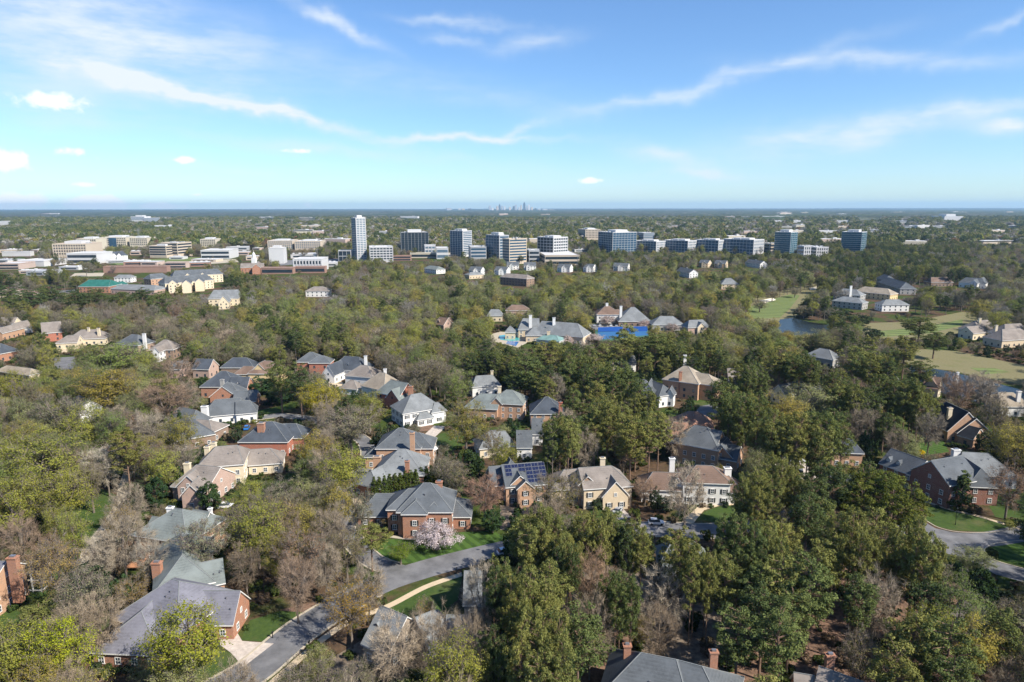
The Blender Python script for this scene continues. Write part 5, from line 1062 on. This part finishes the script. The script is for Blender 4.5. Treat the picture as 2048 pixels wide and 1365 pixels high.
def lamp(u, v, label):
    p = at(u, v); rt = empty('street_lamp', (p.x, p.y, 0), label=label, cat='street lamp', group='black street lamps')
    m = MB(); m.bar((0,0,0),(0,0,.6),.14,.1,8); m.bar((0,0,.6),(0,0,4.6),.07,.05,8); m.obj('pole', M_IRON, rt)
    m = MB(); m.bar((0,0,4.6),(0,0,5.1),.14,.24,6); m.bar((0,0,5.1),(0,0,5.4),.28,.04,6); m.obj('lantern', M_IRON, rt)
lamp(1910,1051,'black street lamp on the lawn at the right-hand road bend'); lamp(1958,885,'black street lamp by the drive of the black-roofed house'); lamp(690,1145,'black street lamp left of the side-street mouth')
def mailbox(u, v, label):
    p = at(u, v); rt = empty('mailbox', (p.x, p.y, 0), label=label, cat='mailbox', group='dark mailboxes')
    m = MB(); m.box((0,0,.6),(.14,.14,1.2)); m.obj('post', M_IRON, rt); m = MB(); m.box((0,0,1.3),(.3,.55,.28)); m.bar((0,-.27,1.44),(0,.27,1.44),.15,.15,8); m.obj('box', M_IRON, rt)
mailbox(545,1276,'dark mailbox at the kerb of the lower left lawn'); mailbox(912,1147,'dark mailbox on the verge opposite the striped lawn'); mailbox(618,1295,'dark mailbox beside the pavement at the bottom road')
p = at(878, 925); rt = empty('patio_umbrella', (p.x, p.y, 0), label='white cantilever umbrella over the patio beside the charcoal hip house', cat='patio umbrella')
m = MB(); m.bar((0,0,0),(0,0,6.2),.09,.08,8); m.bar((0,0,6.1),(-2.4,0,6.3),.06,.05,6); m.obj('pole', M_CAPM, rt)
m = MB(); n = 8; V = [(-2.6,0,6.2)]+[(-2.6+2.3*cos(2*pi*i/n), 2.3*sin(2*pi*i/n), 5.4) for i in range(n)]; m.add(V, [(0, 1+i, 1+(i+1) % n) for i in range(n)]); m.add([(x, y, z_-.25) for x, y, z_ in V], [(0, 1+(i+1) % n, 1+i) for i in range(n)])
for i in range(n): a, b = V[1+i], V[1+(i+1) % n]; m.add([a, b, (b[0], b[1], b[2]-.25), (a[0], a[1], a[2]-.25)], [(0, 3, 2, 1)])
m.obj('canopy', M_TRIM, rt)
p = at(131, 1203); rt = empty('garden_bench', (p.x, p.y, 0), rz=.7, label='white plank bench on the lawn behind the dark evergreen', cat='bench')
m = MB(); m.box((0,0,.5),(3.4,1.0,.08)); m.obj('seat', M_TRIM, rt); m = MB(); [m.box((x,y,.23),(.1,.1,.46)) for x in (-1.5,1.5) for y in (-.4,.4)]; m.obj('leg', M_TRIM, rt)
p = at(292, 1128); rt = empty('garden_pergola', (p.x, p.y, 0), label='timber deck with sand-coloured awning beside the long grey-green ridge', cat='pergola')
m = MB(); m.box((0,0,1.3),(6,8,.2)); [m.bar((x,y,0),(x,y,1.3),.1,.1,5) for x in (-2.8,2.8) for y in (-3.8,3.8)]; m.obj('deck', mat('timber', (.42,.2,.1), .8, .2, 2), rt); m = MB(); m.add([(-2.8,1,3.6),(2.8,1,3.6),(2.8,4,4.6),(-2.8,4,4.6)],[(0,1,2,3)]); m.add([(-2.8,1,3.55),(2.8,1,3.55),(2.8,4,4.55),(-2.8,4,4.55)],[(3,2,1,0)]); [m.bar((x,y,1.4),(x,y,z_),.07,.07,5) for x in (-2.7,2.7) for y,z_ in ((1,3.6),(4,4.6))]; m.obj('awning', mat('awning_sand', (.62,.47,.27), .8, .05), rt)
# transmission towers on the left hills
for (u, v, hh, lb) in [(272,500,46,'left'), (447,478,44,'middle'), (1147,470,46,'right'), (1160,535,34,'front')]:
    p = at(u, v if v > 440 else 440); Y = 1500 if v > 490 else 2100
    if lb == 'front': Y = 1000
    x = (u-CU)/F*Y*cp; rt = empty('pylon', (x, Y, 0), label='thin grey lattice pylon above the woods, '+lb+' one', cat='pylon', group='lattice pylons')
    m = MB()
    for sx_, sy_ in ((-1,-1),(1,-1),(1,1),(-1,1)): m.bar((sx_*3.5,sy_*3.5,0),(sx_*.5,sy_*.5,hh),.16,.1,4)
    for k in range(7):
        z0_, z1_ = k*hh/7, (k+1)*hh/7; w0_, w1_ = 3.5-3*k/7, 3.5-3*(k+1)/7
        m.bar((-w0_,-w0_,z0_),(w1_,-w1_,z1_),.1,.1,4); m.bar((w0_,w0_,z0_),(-w1_,w1_,z1_),.1,.1,4)
    m.obj('mast', M_CAPM, rt); m = MB(); [m.bar((-6+k,0,hh*.95-k*4),(6-k,0,hh*.95-k*4),.12,.12,4) for k in range(3)]; m.obj('cross_arm', M_CAPM, rt)
# ---------------------------------------------------------------- scattered trees
GRID = ["MMOOOMMMOMMMDDDO",   # row centre v=520, then every 60 px; 16 columns of 128 px
        "DDDDMOYYYYYYMDDO",
        "OOBOYYYYYOOYMD.O",
        "OYYBDOYDPPPYYM..",
        "YYOBDMBDPPPDPOPB",
        "YOOBYODOPPPPPPPO",
        "YYBDOBOOPPPPPPBO",
        "YBDDOYMBPDBOPPBR",
        "Y.BYOOOBPPPPPPPB",
        "BBBYRBYYPPPPPPPO",
        "OEBYBOOYPBPPPPYO",
        "EEOOBOOBPBPPPPPO",
        "EBOOOBBBPBPPPPOO",
        "YBYOOBBYPPPPPPPO",
        "YBYOOBBYPPPPPPPO"]
MIXES = dict(Y=[('Y',.68),('O',.22),('B',.04),('P',.06)], O=[('O',.52),('Y',.30),('B',.10),('P',.08)], B=[('B',.30),('O',.46),('Y',.18),('P',.06)], P=[('P',.82),('B',.08),('O',.08),('Y',.02)],
 D=[('P',.5),('O',.28),('B',.12),('Y',.1)], M=[('O',.40),('Y',.30),('B',.1),('P',.2)], R=[('B',.5),('O',.5)], E=[('E',.45),('O',.3),('B',.25)], **{'.': [('O',.5),('Y',.3),('B',.2)]})
for k in MIXES:
    s_ = 0; L = []
    for a, b in MIXES[k]: s_ += b; L.append((a, s_))
    MIXES[k] = L
def cell(u, v):
    i = min(15, max(0, int((u+random.uniform(-50, 50))/128))); j = min(len(GRID)-1, max(0, int((v+random.uniform(-22, 22)-490)/60)))
    g = GRID[j][i]; q = random.random()
    for a, b in MIXES[g]:
        if q <= b: return a, g
    return 'O', g
RES = 4; GW, GH = 700, 500; OX, OY = -376, -60           # keep-clear raster over (and around) the photo frame
KEEP = np.zeros((GH, GW)); FOOT = np.zeros((GH*2, GW*2), bool)
def raster(P, arr, val, res, ox=OX, oy=OY):
    us = [p[0] for p in P]; vs = [p[1] for p in P]; h_, w_ = arr.shape
    i0, i1 = max(0, int((min(us)-ox)/res)), min(w_-1, int((max(us)-ox)/res)+1); j0, j1 = max(0, int((min(vs)-oy)/res)), min(h_-1, int((max(vs)-oy)/res)+1)
    if i1 <= i0 or j1 <= j0: return
    X, Y_ = np.meshgrid(ox+(np.arange(i0, i1)+.5)*res, oy+(np.arange(j0, j1)+.5)*res); ins = np.zeros(X.shape, bool); n = len(P); j = n-1
    for i in range(n):
        xi, yi = P[i]; xj, yj = P[j]
        with np.errstate(divide='ignore', invalid='ignore'): ins ^= ((yi > Y_) != (yj > Y_)) & (X < (xj-xi)*(Y_-yi)/(yj-yi+1e-12)+xi)
        j = i
    a = arr[j0:j1, i0:i1]; a[ins] = np.maximum(a[ins], val) if arr.dtype != bool else True
for P in CLEAR: raster([(p[0], p[1]) for p in P], KEEP, 1e9, RES)
for (a, b, c_, d_, dist) in HBOX:
    m_ = 0 if dist < 600 else 1; raster([(a-m_, b-m_), (c_+m_, b-m_), (c_+m_, d_+m_*4), (a-m_, d_+m_*4)], KEEP, dist-2, RES)
for t in TREES:
    u, v, dep = px((t['x'], t['y'], t['h']*SPEC[t['t']][2])); rp = t['r']*F/dep
    if rp > 15 and v > 640: raster([(u+.62*rp*cos(a), v+.62*rp*sin(a)) for a in np.arange(0, 6.28, .7)], KEEP, hypot(t['x'], t['y'])-1, RES)
def world_poly_px(P, grow=0): return [px((x, y, 0))[:2] for x, y in P]
for P in HFOOT:
    cx = sum(p[0] for p in P)/len(P); cy = sum(p[1] for p in P)/len(P)
    raster(world_poly_px([(cx+(x-cx)*(1+3/max(3, hypot(x-cx, y-cy))), cy+(y-cy)*(1+3/max(3, hypot(x-cx, y-cy)))) for x, y in P]), FOOT, True, 2)
for P in BLOCK: raster(world_poly_px(P), FOOT, True, 2)
def foot(x, y):
    u, v, d_ = px((x, y, 0)); i, j = int((u-OX)/2), int((v-OY)/2)
    return 0 <= i < GW*2 and 0 <= j < GH*2 and FOOT[j, i]
ANG = [(0, 0)]+[(cos(a)*q, sin(a)*q) for q in (.5, .9) for a in np.arange(0, 6.28, .785)]
def hidden_view(x, y, h, r, cf, fr=.45, tol=.14):
    u, v, dep = px((x, y, h*cf)); ru = r*F/dep; rv = max(ru*.9, h*(1-cf)*F/dep*.95); dist = hypot(x, y); bad = 0
    for a, b in ANG:
        i, j = int((u+a*ru-OX)/RES), int((v+b*rv-OY)/RES)
        if 0 <= i < GW and 0 <= j < GH and KEEP[j, i] > dist: bad += 1
    return bad > tol*len(ANG)
random.seed(99)
taken = {}
def near_ok(x, y, r, f=.62):
    g = (int(x//8), int(y//8))
    for i in (-1, 0, 1):
        for j in (-1, 0, 1):
            for (a, b, q) in taken.get((g[0]+i, g[1]+j), ()):
                if hypot(a-x, b-y) < (r+q)*f: return False
    return True
def take(x, y, r): taken.setdefault((int(x//8), int(y//8)), []).append((x, y, r))
for t in TREES: take(t['x'], t['y'], t['r']*.8)
SIZES = dict(Y=(13, 19, 4.2, 6.6), O=(12, 19, 4, 6.4), B=(11, 18, 3.8, 6), P=(17, 24, 3.6, 5.4), E=(6, 11, 2.4, 4.2), C=(7, 12, 1.4, 2.4))
def scatter(y0, y1, step, tries_scale=1.0):
    y = y0
    while y < y1:
        half = y*.80+40; x = -half
        while x < half:
            X = x+random.uniform(-.5, .5)*step; Yy = y+random.uniform(-.5, .5)*step; x += step
            u, v, _ = px((X, Yy, 12)); t, g = cell(u, v)
            if g == '.' and random.random() < .75: continue
            a, b, c_, d_ = SIZES[t]; q = random.random(); h = a+(b-a)*q; r = c_+(d_-c_)*(q*.6+.4*random.random())
            if foot(X, Yy) or not near_ok(X, Yy, r, .52 if t != 'P' else .5): continue
            cf = SPEC[t][2]
            if hidden_view(X, Yy, h, r, cf):
                # a smaller tree may still fit
                h *= .45; r *= .5; t = random.choice('EEOY') if t != 'P' else 'E'; cf = SPEC[t][2]; h = max(4, h)
                if random.random() < .35 or hidden_view(X, Yy, h, r, cf) or not near_ok(X, Yy, r): continue
            put(t, X, Yy, h, r); take(X, Yy, r)
        y += step
scatter(84, 470, 6.2)
# foundation shrubs round the nearer houses
for root, BL, O in HLIST:
    if hypot(O.x, O.y) > 330: continue
    for B in BL[:3]:
        cw = B['cw']
        for k in range(4):
            p_, q_ = cw[k]+O, cw[(k+1) % 4]+O; L = (q_-p_).length; n = Vector(((q_-p_).y, -(q_-p_).x)).normalized()
            if n.dot(-(p_+q_)/2) < 0: continue
            for i in range(int(L/2.2)):
                if random.random() < .45: continue
                c_ = p_.lerp(q_, (i+.5)/max(1, int(L/2.2)))+n*random.uniform(1.1, 2.0)
                if any(inpoly(c_.x, c_.y, f) for f in HFOOT[:80]): continue
                s_ = random.uniform(.6, 1.25); put('S', c_.x, c_.y, 1.5*s_, 1.1*s_)
# split: what shows largest stays individual, the rest joins its woodland
for t in TREES:
    u, v, dep = px((t['x'], t['y'], t['h']*SPEC[t['t']][2])); t['u'], t['v'], t['rp'] = u, v, t['r']*F/dep
    t['vis'] = -t['rp'] < u < 2048+t['rp'] and -10 < v < 1365+t['rp']*1.2
LIM = dict(Y=270, O=270, B=240, P=280, E=120, C=60, W=30, S=190)
INDIV = []; REST = []
for k in SPEC:
    L = sorted([t for t in TREES if t['t'] == k and t['vis']], key=lambda t: -t['rp']); INDIV += L[:LIM[k]]; REST += L[LIM[k]:]
REST += [t for t in TREES if not t['vis']]
print('TREES', {k: sum(t['t'] == k for t in INDIV) for k in SPEC}, 'rest', len(REST))
# labels: colour word + kind + relation to the nearest landmark, numbered only where needed
LM = [l for l in THINGS]
FIXED = {'put': None}
def relation(t):
    best = None
    for (u, v, ph) in LM:
        if not ph: continue
        d_ = hypot((t['u']-u), (t['v']-v)*1.5)
        if best is None or d_ < best[0]: best = (d_, u, v, ph)
    d_, u, v, ph = best; du, dv = t['u']-u, (t['v']-v)*1.5
    far_ = '' if d_ < 90 else 'well '
    if abs(du) > abs(dv): rel = far_+('left of ' if du < 0 else 'right of ')
    else: rel = 'behind ' if dv < 0 and not far_ else 'in front of ' if dv >= 0 and not far_ else 'beyond ' if dv < 0 else 'far in front of '
    return rel+ph
GROUPN = dict(Y='trees in fresh spring leaf', O='trees just breaking bud', B='leafless trees', P='tall pines', E='dark evergreens', C='columnar conifers', W='blossoming trees', S='shrubs by the houses')
def size_word(t):
    h_, r_ = SPEC[t['t']][:2]; q = t['r']/r_
    return 'broad ' if q > 1.0 else 'small ' if q < .62 else ''
ORD = ['first','second','third','fourth','fifth','sixth','seventh','eighth','ninth','tenth','eleventh','twelfth','thirteenth','fourteenth','fifteenth','sixteenth','seventeenth','eighteenth','nineteenth','twentieth']
buckets = {}
for t in INDIV:
    nm = dict(Y='leafy tree', O='budding tree', B='bare tree', P='pine', E='evergreen', C='conifer', W='blossoming tree', S='shrub')[t['t']]
    w_ = t['word'] or 'white'; rl = relation(t); s__ = size_word(t)
    if len((s__+w_+' '+nm+' '+rl).replace('-', ' ').split())+3 > 16: s__ = ''
    t['lab'] = s__+w_+' '+nm+' '+rl; buckets.setdefault(t['lab'], []).append(t)
for lab, L in buckets.items():
    if len(L) > 1:
        L.sort(key=lambda t: t['u'])
        for i, t in enumerate(L): t['lab'] = ' '.join((lab+', '+(ORD[i] if i < 20 else str(i+1)+'th')+' from left').replace('far in front of', 'before').split())
ROTV = [0]
for t in INDIV:
    h_, r_, cf, meshes = SPEC[t['t']]; me = random.choice(meshes); kn, cat = KIND[t['t']]
    sc = (t['r']/r_, t['r']/r_, t['h']/h_)
    rt = empty(kn, (t['x'], t['y'], 0), rz=random.uniform(0, 6.28), scale=sc, label=t['lab'], cat=cat, group=GROUPN[t['t']])
    if t['t'] != 'S': link('trunk', me[0], rt)
    link('branches' if t['t'] == 'B' else 'crown', me[1], rt, color=t['col'])
# ---------------------------------------------------------------- woodlands further off (uncountable): instanced points
LIB = {}
def libcol(key, srcs):
    c_ = bpy.data.collections.new(key)
    for i, (t_, cme) in enumerate(srcs):
        bm_ = cme.copy()
        o = bpy.data.objects.new(key+'_source', bm_); c_.objects.link(o)
    return c_
def merged(trunk, crown, leafm):
    """one mesh of trunk + crown"""
    import bmesh
    bm = bmesh.new(); bm.from_mesh(crown)
    nm = max(1, len(crown.materials)); t2 = trunk.copy() if trunk else None
    if t2:
        n0 = len(bm.faces); bm.from_mesh(t2); bm.faces.ensure_lookup_table()
        for f in bm.faces[n0:]: f.material_index = 1
    me = bpy.data.meshes.new('tree_mass'); bm.to_mesh(me); bm.free(); me.materials.append(leafm); me.materials.append(M_BARK); return me
def scale_stops(L, k=1.0):
    s_ = sum(l[2] for l in L); a = 0; out = []
    for w_, c_, n_ in L: out.append((a/s_, tuple(x*k for x in c_))); a += n_
    return out
MIXM = {'Y': leafmat('leaf_mass_spring', None, scale_stops(PAL['Y'], 1.0)), 'O': leafmat('leaf_mass_budding', None, scale_stops(PAL['O'], .95)), 'P': leafmat('needle_mass', None, scale_stops(PAL['P'], .95), trans=.1, var=.35),
        'B': leafmat('twig_mass', None, [(0, (.24,.225,.195)), (.35, (.20,.17,.14)), (.6, (.30,.285,.26)), (.8, (.20,.185,.14))], trans=0), 'E': leafmat('evergreen_mass', None, scale_stops(PAL['E']), trans=.1)}
def stuff(name, label, key, pts, srcs):
    """pts: list (x,y,z,sx,sz,rot)"""
    A = np.array(pts, np.float32)
    if not len(A): return
    me = bpy.data.meshes.new(name); me.vertices.add(len(A)); me.vertices.foreach_set('co', np.ascontiguousarray(A[:, :3]).ravel())
    at1 = me.attributes.new('scl', 'FLOAT_VECTOR', 'POINT'); at1.data.foreach_set('vector', np.stack([A[:, 3], A[:, 3], A[:, 4]], 1).astype(np.float32).ravel())
    at2 = me.attributes.new('rot', 'FLOAT', 'POINT'); at2.data.foreach_set('value', np.ascontiguousarray(A[:, 5]))
    o = link(name, me, label=label, cat='woodland', kind='stuff')
    col = bpy.data.collections.new(name+'_kinds')
    for s_ in srcs: col.objects.link(bpy.data.objects.new('tree_mass', s_))
    ng = bpy.data.node_groups.new(name, 'GeometryNodeTree'); ng.interface.new_socket('Geometry', in_out='INPUT', socket_type='NodeSocketGeometry'); ng.interface.new_socket('Geometry', in_out='OUTPUT', socket_type='NodeSocketGeometry')
    n = ng.nodes; gi = n.new('NodeGroupInput'); go = n.new('NodeGroupOutput'); ip = n.new('GeometryNodeInstanceOnPoints'); ci = n.new('GeometryNodeCollectionInfo')
    ci.inputs['Collection'].default_value = col; ci.inputs['Separate Children'].default_value = True; ci.inputs['Reset Children'].default_value = True
    ip.inputs['Pick Instance'].default_value = True
    a1 = n.new('GeometryNodeInputNamedAttribute'); a1.data_type = 'FLOAT_VECTOR'; a1.inputs[0].default_value = 'scl'
    a2 = n.new('GeometryNodeInputNamedAttribute'); a2.data_type = 'FLOAT'; a2.inputs[0].default_value = 'rot'
    cx = n.new('ShaderNodeCombineXYZ'); l = ng.links
    l.new(gi.outputs[0], ip.inputs['Points']); l.new(ci.outputs[0], ip.inputs['Instance']); l.new(a1.outputs['Attribute'], ip.inputs['Scale']); l.new(a2.outputs['Attribute'], cx.inputs[2]); l.new(cx.outputs[0], ip.inputs['Rotation'])
    l.new(ip.outputs[0], go.inputs[0]); md = o.modifiers.new('scatter', 'NODES'); md.node_group = ng
    return o
# far scatter, vectorised
def far_scatter(y0, y1, step, grow=1.0, wild=False):
    out = []; ys = []; y = y0
    while y < y1:
        half = y*.78+60; xs = np.arange(-half, half, step); xs = xs+rng.uniform(-.5, .5, len(xs))*step; yy = y+rng.uniform(-.5, .5, len(xs))*step; ys.append(np.stack([xs, yy], 1)); y += step
    A = np.concatenate(ys); n = len(A); q = rng.random(n); X, Y_ = A[:, 0], A[:, 1]
    q2 = rng.random(n); h = (11+9*q)*grow**.3; r = (4.2+3.6*q2**1.4)*grow
    def proj(z):
        dep = Y_*cp-(z-CH)*sp; up = Y_*sp+(z-CH)*cp; return CU+F*X/dep, CV-F*up/dep, dep
    u, v, dep = proj(0.0); i = ((u-OX)/2).astype(int); j = ((v-OY)/2).astype(int); ok = (i >= 0) & (i < GW*2) & (j >= 0) & (j < GH*2)
    f = np.zeros(n, bool); f[ok] = FOOT[j[ok], i[ok]]
    dist = np.hypot(X, Y_); small = np.zeros(n, bool)
    for rep in range(2):
        uc, vc, dp = proj(h*.62); ru = r*F/dp; bad = np.zeros(n)
        for a, b in ANG[:9:2]+ANG[9::2]:
            i = ((uc+a*ru-OX)/RES).astype(int); j = ((vc+b*ru-OY)/RES).astype(int); ok = (i >= 0) & (i < GW) & (j >= 0) & (j < GH)
            k = np.zeros(n); k[ok] = KEEP[j[ok], i[ok]]; bad += k > dist
        if rep == 0: small = bad > 1; h = np.where(small, h*.4, h); r = np.where(small, r*.55, r)
    keep = ~f & (bad <= np.where((dist > 600) & (dist < 2200), 0, 1)) & ~(small & (rng.random(n) < .5))
    # open town clearings
    uu, vv, _ = proj(8.0)
    town = (vv > 488) & (vv < 552) & (uu < 900) & (rng.random(n) < .5*(.6+.6*np.sin(X*.021)*np.sin(Y_*.017+1)))
    keep &= ~town
    res = []
    for k in np.nonzero(keep)[0]:
        if wild: g = random.choice('OOOBBMD')
        t, _g = cell(uu[k], vv[k])
        if wild and random.random() < .85:
            q_ = random.random(); s1 = .5+.5*sin(X[k]*.004+1.3)*sin(Y_[k]*.0031); t = 'P' if q_ < .14+.4*s1**3 else 'B' if q_ < .58 else 'O' if q_ < .93 else 'Y'
        if _g == '.' and not wild: 
            if random.random() < .5: continue
        if small[k] and t == 'P': t = 'O'
        if t in 'EC': t = 'P' if random.random() < .5 else 'O'
        res.append((t, X[k], Y_[k], h[k]*(1.28 if t == 'P' else 1), r[k]*(.86 if t == 'P' else 1)))
    return res
far = far_scatter(462, 1500, 10.4); far2 = far_scatter(1500, 2600, 14.5, 1.35, True); far3 = far_scatter(2600, 5200, 26, 2.1, True)
print('FAR', len(far), len(far2), len(far3))
SM = {}
for k in 'YOBP':
    SM[k] = [merged(m_[0], m_[1], MIXM[k]) for m_ in SPEC[k][3][:3]]
SM['E'] = [merged(m_[0], m_[1], MIXM['E']) for m_ in SPEC['E'][3]]
NAMES = dict(Y=('spring_woodland', 'yellow-green woodland in fresh leaf spreading behind the houses'), O=('budding_woodland', 'olive and brown woodland just coming into bud, mixed through the valley'), B=('bare_woodland', 'grey-brown leafless woodland between the green trees'), P=('pine_woodland', 'dark green pine woodland in belts across the middle distance'), E=('evergreen_understorey', 'dark evergreen growth under and between the trees'))
def lod(seed, kind):
    global rng; rng = np.random.default_rng(seed); n = 420
    D = unit(rng.normal(size=(n, 3))); D[:, 2] = np.abs(D[:, 2])-.25; D = unit(D); ph = rng.uniform(0, 6, 3)
    k = 1+.22*np.sin(3*np.arctan2(D[:, 1], D[:, 0])+ph[0])+.16*np.sin(6*D[:, 2]+ph[1]); P = D*k[:, None]*np.array([6, 6, 6.5])*rng.uniform(.75, 1.02, (n, 1))+np.array([0, 0, 11])
    return qmesh('tree_mass', quads(P, D+rng.normal(size=D.shape)*.5, 1.6*rng.uniform(.5, 1.3, n), .8), [MIXM[kind]])
LODS = {k: [lod(200+i*3+'YOBP'.index(k), k) for i in range(2)] for k in 'YOBP'}
for k in 'YOBPE':
    L = [(t['x'], t['y'], 0, t['r']/SPEC[k][1], t['h']/SPEC[k][0], random.uniform(0, 6.28)) for t in REST if t['t'] == k]
    L += [(x, y, 0, r/SPEC[k][1], h/SPEC[k][0], random.uniform(0, 6.28)) for (t, x, y, h, r) in far if t == k]
    stuff(NAMES[k][0], NAMES[k][1], k, L, SM[k])
    if k != 'E':
        L = [(x, y, 0, r/6, h/18, random.uniform(0, 6.28)) for (t, x, y, h, r) in far2+far3 if t == k]
        stuff('distant_'+NAMES[k][0], 'distant '+NAMES[k][1].split(' in ')[0].split(' between')[0]+' fading towards the horizon', k, L, LODS[k])
# undergrowth near the camera
rng = np.random.default_rng(5); U = []
SH = SPEC['S'][3][0][1]; um = leafmat('undergrowth_leaf', None, [(0, (.05,.065,.02)), (.3, (.10,.08,.05)), (.55, (.07,.09,.025)), (.75, (.14,.10,.065)), (.9, (.03,.045,.018))], trans=.1)
sh2 = SH.copy(); sh2.materials.clear(); sh2.materials.append(um)
y = 95
while y < 520:
    half = y*.8+30; x = -half; st = 4.2
    while x < half:
        X = x+random.uniform(-2, 2); Yy = y+random.uniform(-2, 2); x += st
        if random.random() < .35 or foot(X, Yy): continue
        u, v, dep = px((X, Yy, .8)); i, j = int((u-OX)/RES), int((v-OY)/RES)
        if 0 <= i < GW and 0 <= j < GH and KEEP[j, i] > 1e8: continue
        s_ = random.uniform(.5, 1.8); U.append((X, Yy, 0, s_, s_*random.uniform(.5, 1.1), random.uniform(0, 6)))
    y += st
stuff('undergrowth', 'low brown and green undergrowth covering the ground between the trees', 'S', U, [sh2])
# ---------------------------------------------------------------- canopy rolling to the horizon
m = bpy.data.materials.new('far_canopy'); m.use_nodes = True; t = NT(m.node_tree); b = t.n['Principled BSDF']; b.inputs['Roughness'].default_value = 1; b.inputs['Specular IOR Level'].default_value = 0
g = t.new('ShaderNodeNewGeometry'); f1, _ = t.noise(g.outputs['Position'], .006, 6, .75); f2, _ = t.noise(g.outputs['Position'], .0011, 4, .6)
c_ = t.ramp(f1, [(.36, (.015,.022,.016)), (.5, (.055,.062,.045)), (.62, (.15,.14,.12))]); c_ = t.mix(t.smooth(f2, .4, .65), c_, (.05,.07,.03,1)); t.link(c_, b.inputs['Base Color'])
rng = np.random.default_rng(3)
ny, nx = 260, 420; Ys = 4800*(34500/4800)**(np.linspace(0, 1, ny)); ux = np.linspace(-1.0, 1.0, nx)
XX = Ys[:, None]*ux[None]*.86; YY = np.repeat(Ys[:, None], nx, 1)*(1+rng.normal(size=(ny, nx))*.001)
ZZ = 6+rng.random((ny, nx))*11+5*np.sin(XX*.0013+1)*np.sin(YY*.0009)+4*np.sin(XX*.0004)
ZZ += np.clip((YY-20000)/14500, 0, 1)*(XX*.0006+4)
ZZ[0] = -2
me = bpy.data.meshes.new('far_woods'); V = np.stack([XX, YY, ZZ], -1).reshape(-1, 3); me.vertices.add(len(V)); me.vertices.foreach_set('co', V.astype(np.float32).ravel())
ii = np.arange((ny-1)*(nx-1)); a = (ii//(nx-1))*nx+ii % (nx-1); Q = np.stack([a, a+1, a+nx+1, a+nx], 1).astype(np.int32)
me.loops.add(Q.size); me.loops.foreach_set('vertex_index', Q.ravel()); me.polygons.add(len(Q)); me.polygons.foreach_set('loop_start', (ii*4).astype(np.int32)); me.polygons.foreach_set('loop_total', np.full(len(Q), 4, np.int32))
me.materials.append(m); me.update(calc_edges=True); link('far_woods', me, label='unbroken blue-grey woods reaching the horizon', cat='woodland', kind='stuff')
# ---------------------------------------------------------------- haze
hz = bpy.data.materials.new('haze'); hz.use_nodes = True; t = NT(hz.node_tree); t.n.clear(); o_ = t.new('ShaderNodeOutputMaterial'); pv = t.new('ShaderNodeVolumePrincipled')
pv.inputs['Color'].default_value = (.46,.73,1,1); pv.inputs['Density'].default_value = 3.6e-5; pv.inputs['Anisotropy'].default_value = .1; t.link(pv.outputs[0], o_.inputs['Volume'])
mb = MB(); mb.box((0, 17400, 144), (66000, 36800, 292)); ho = mb.obj('haze', hz, kind='stuff', label='thin blue haze over the whole landscape', cat='haze')
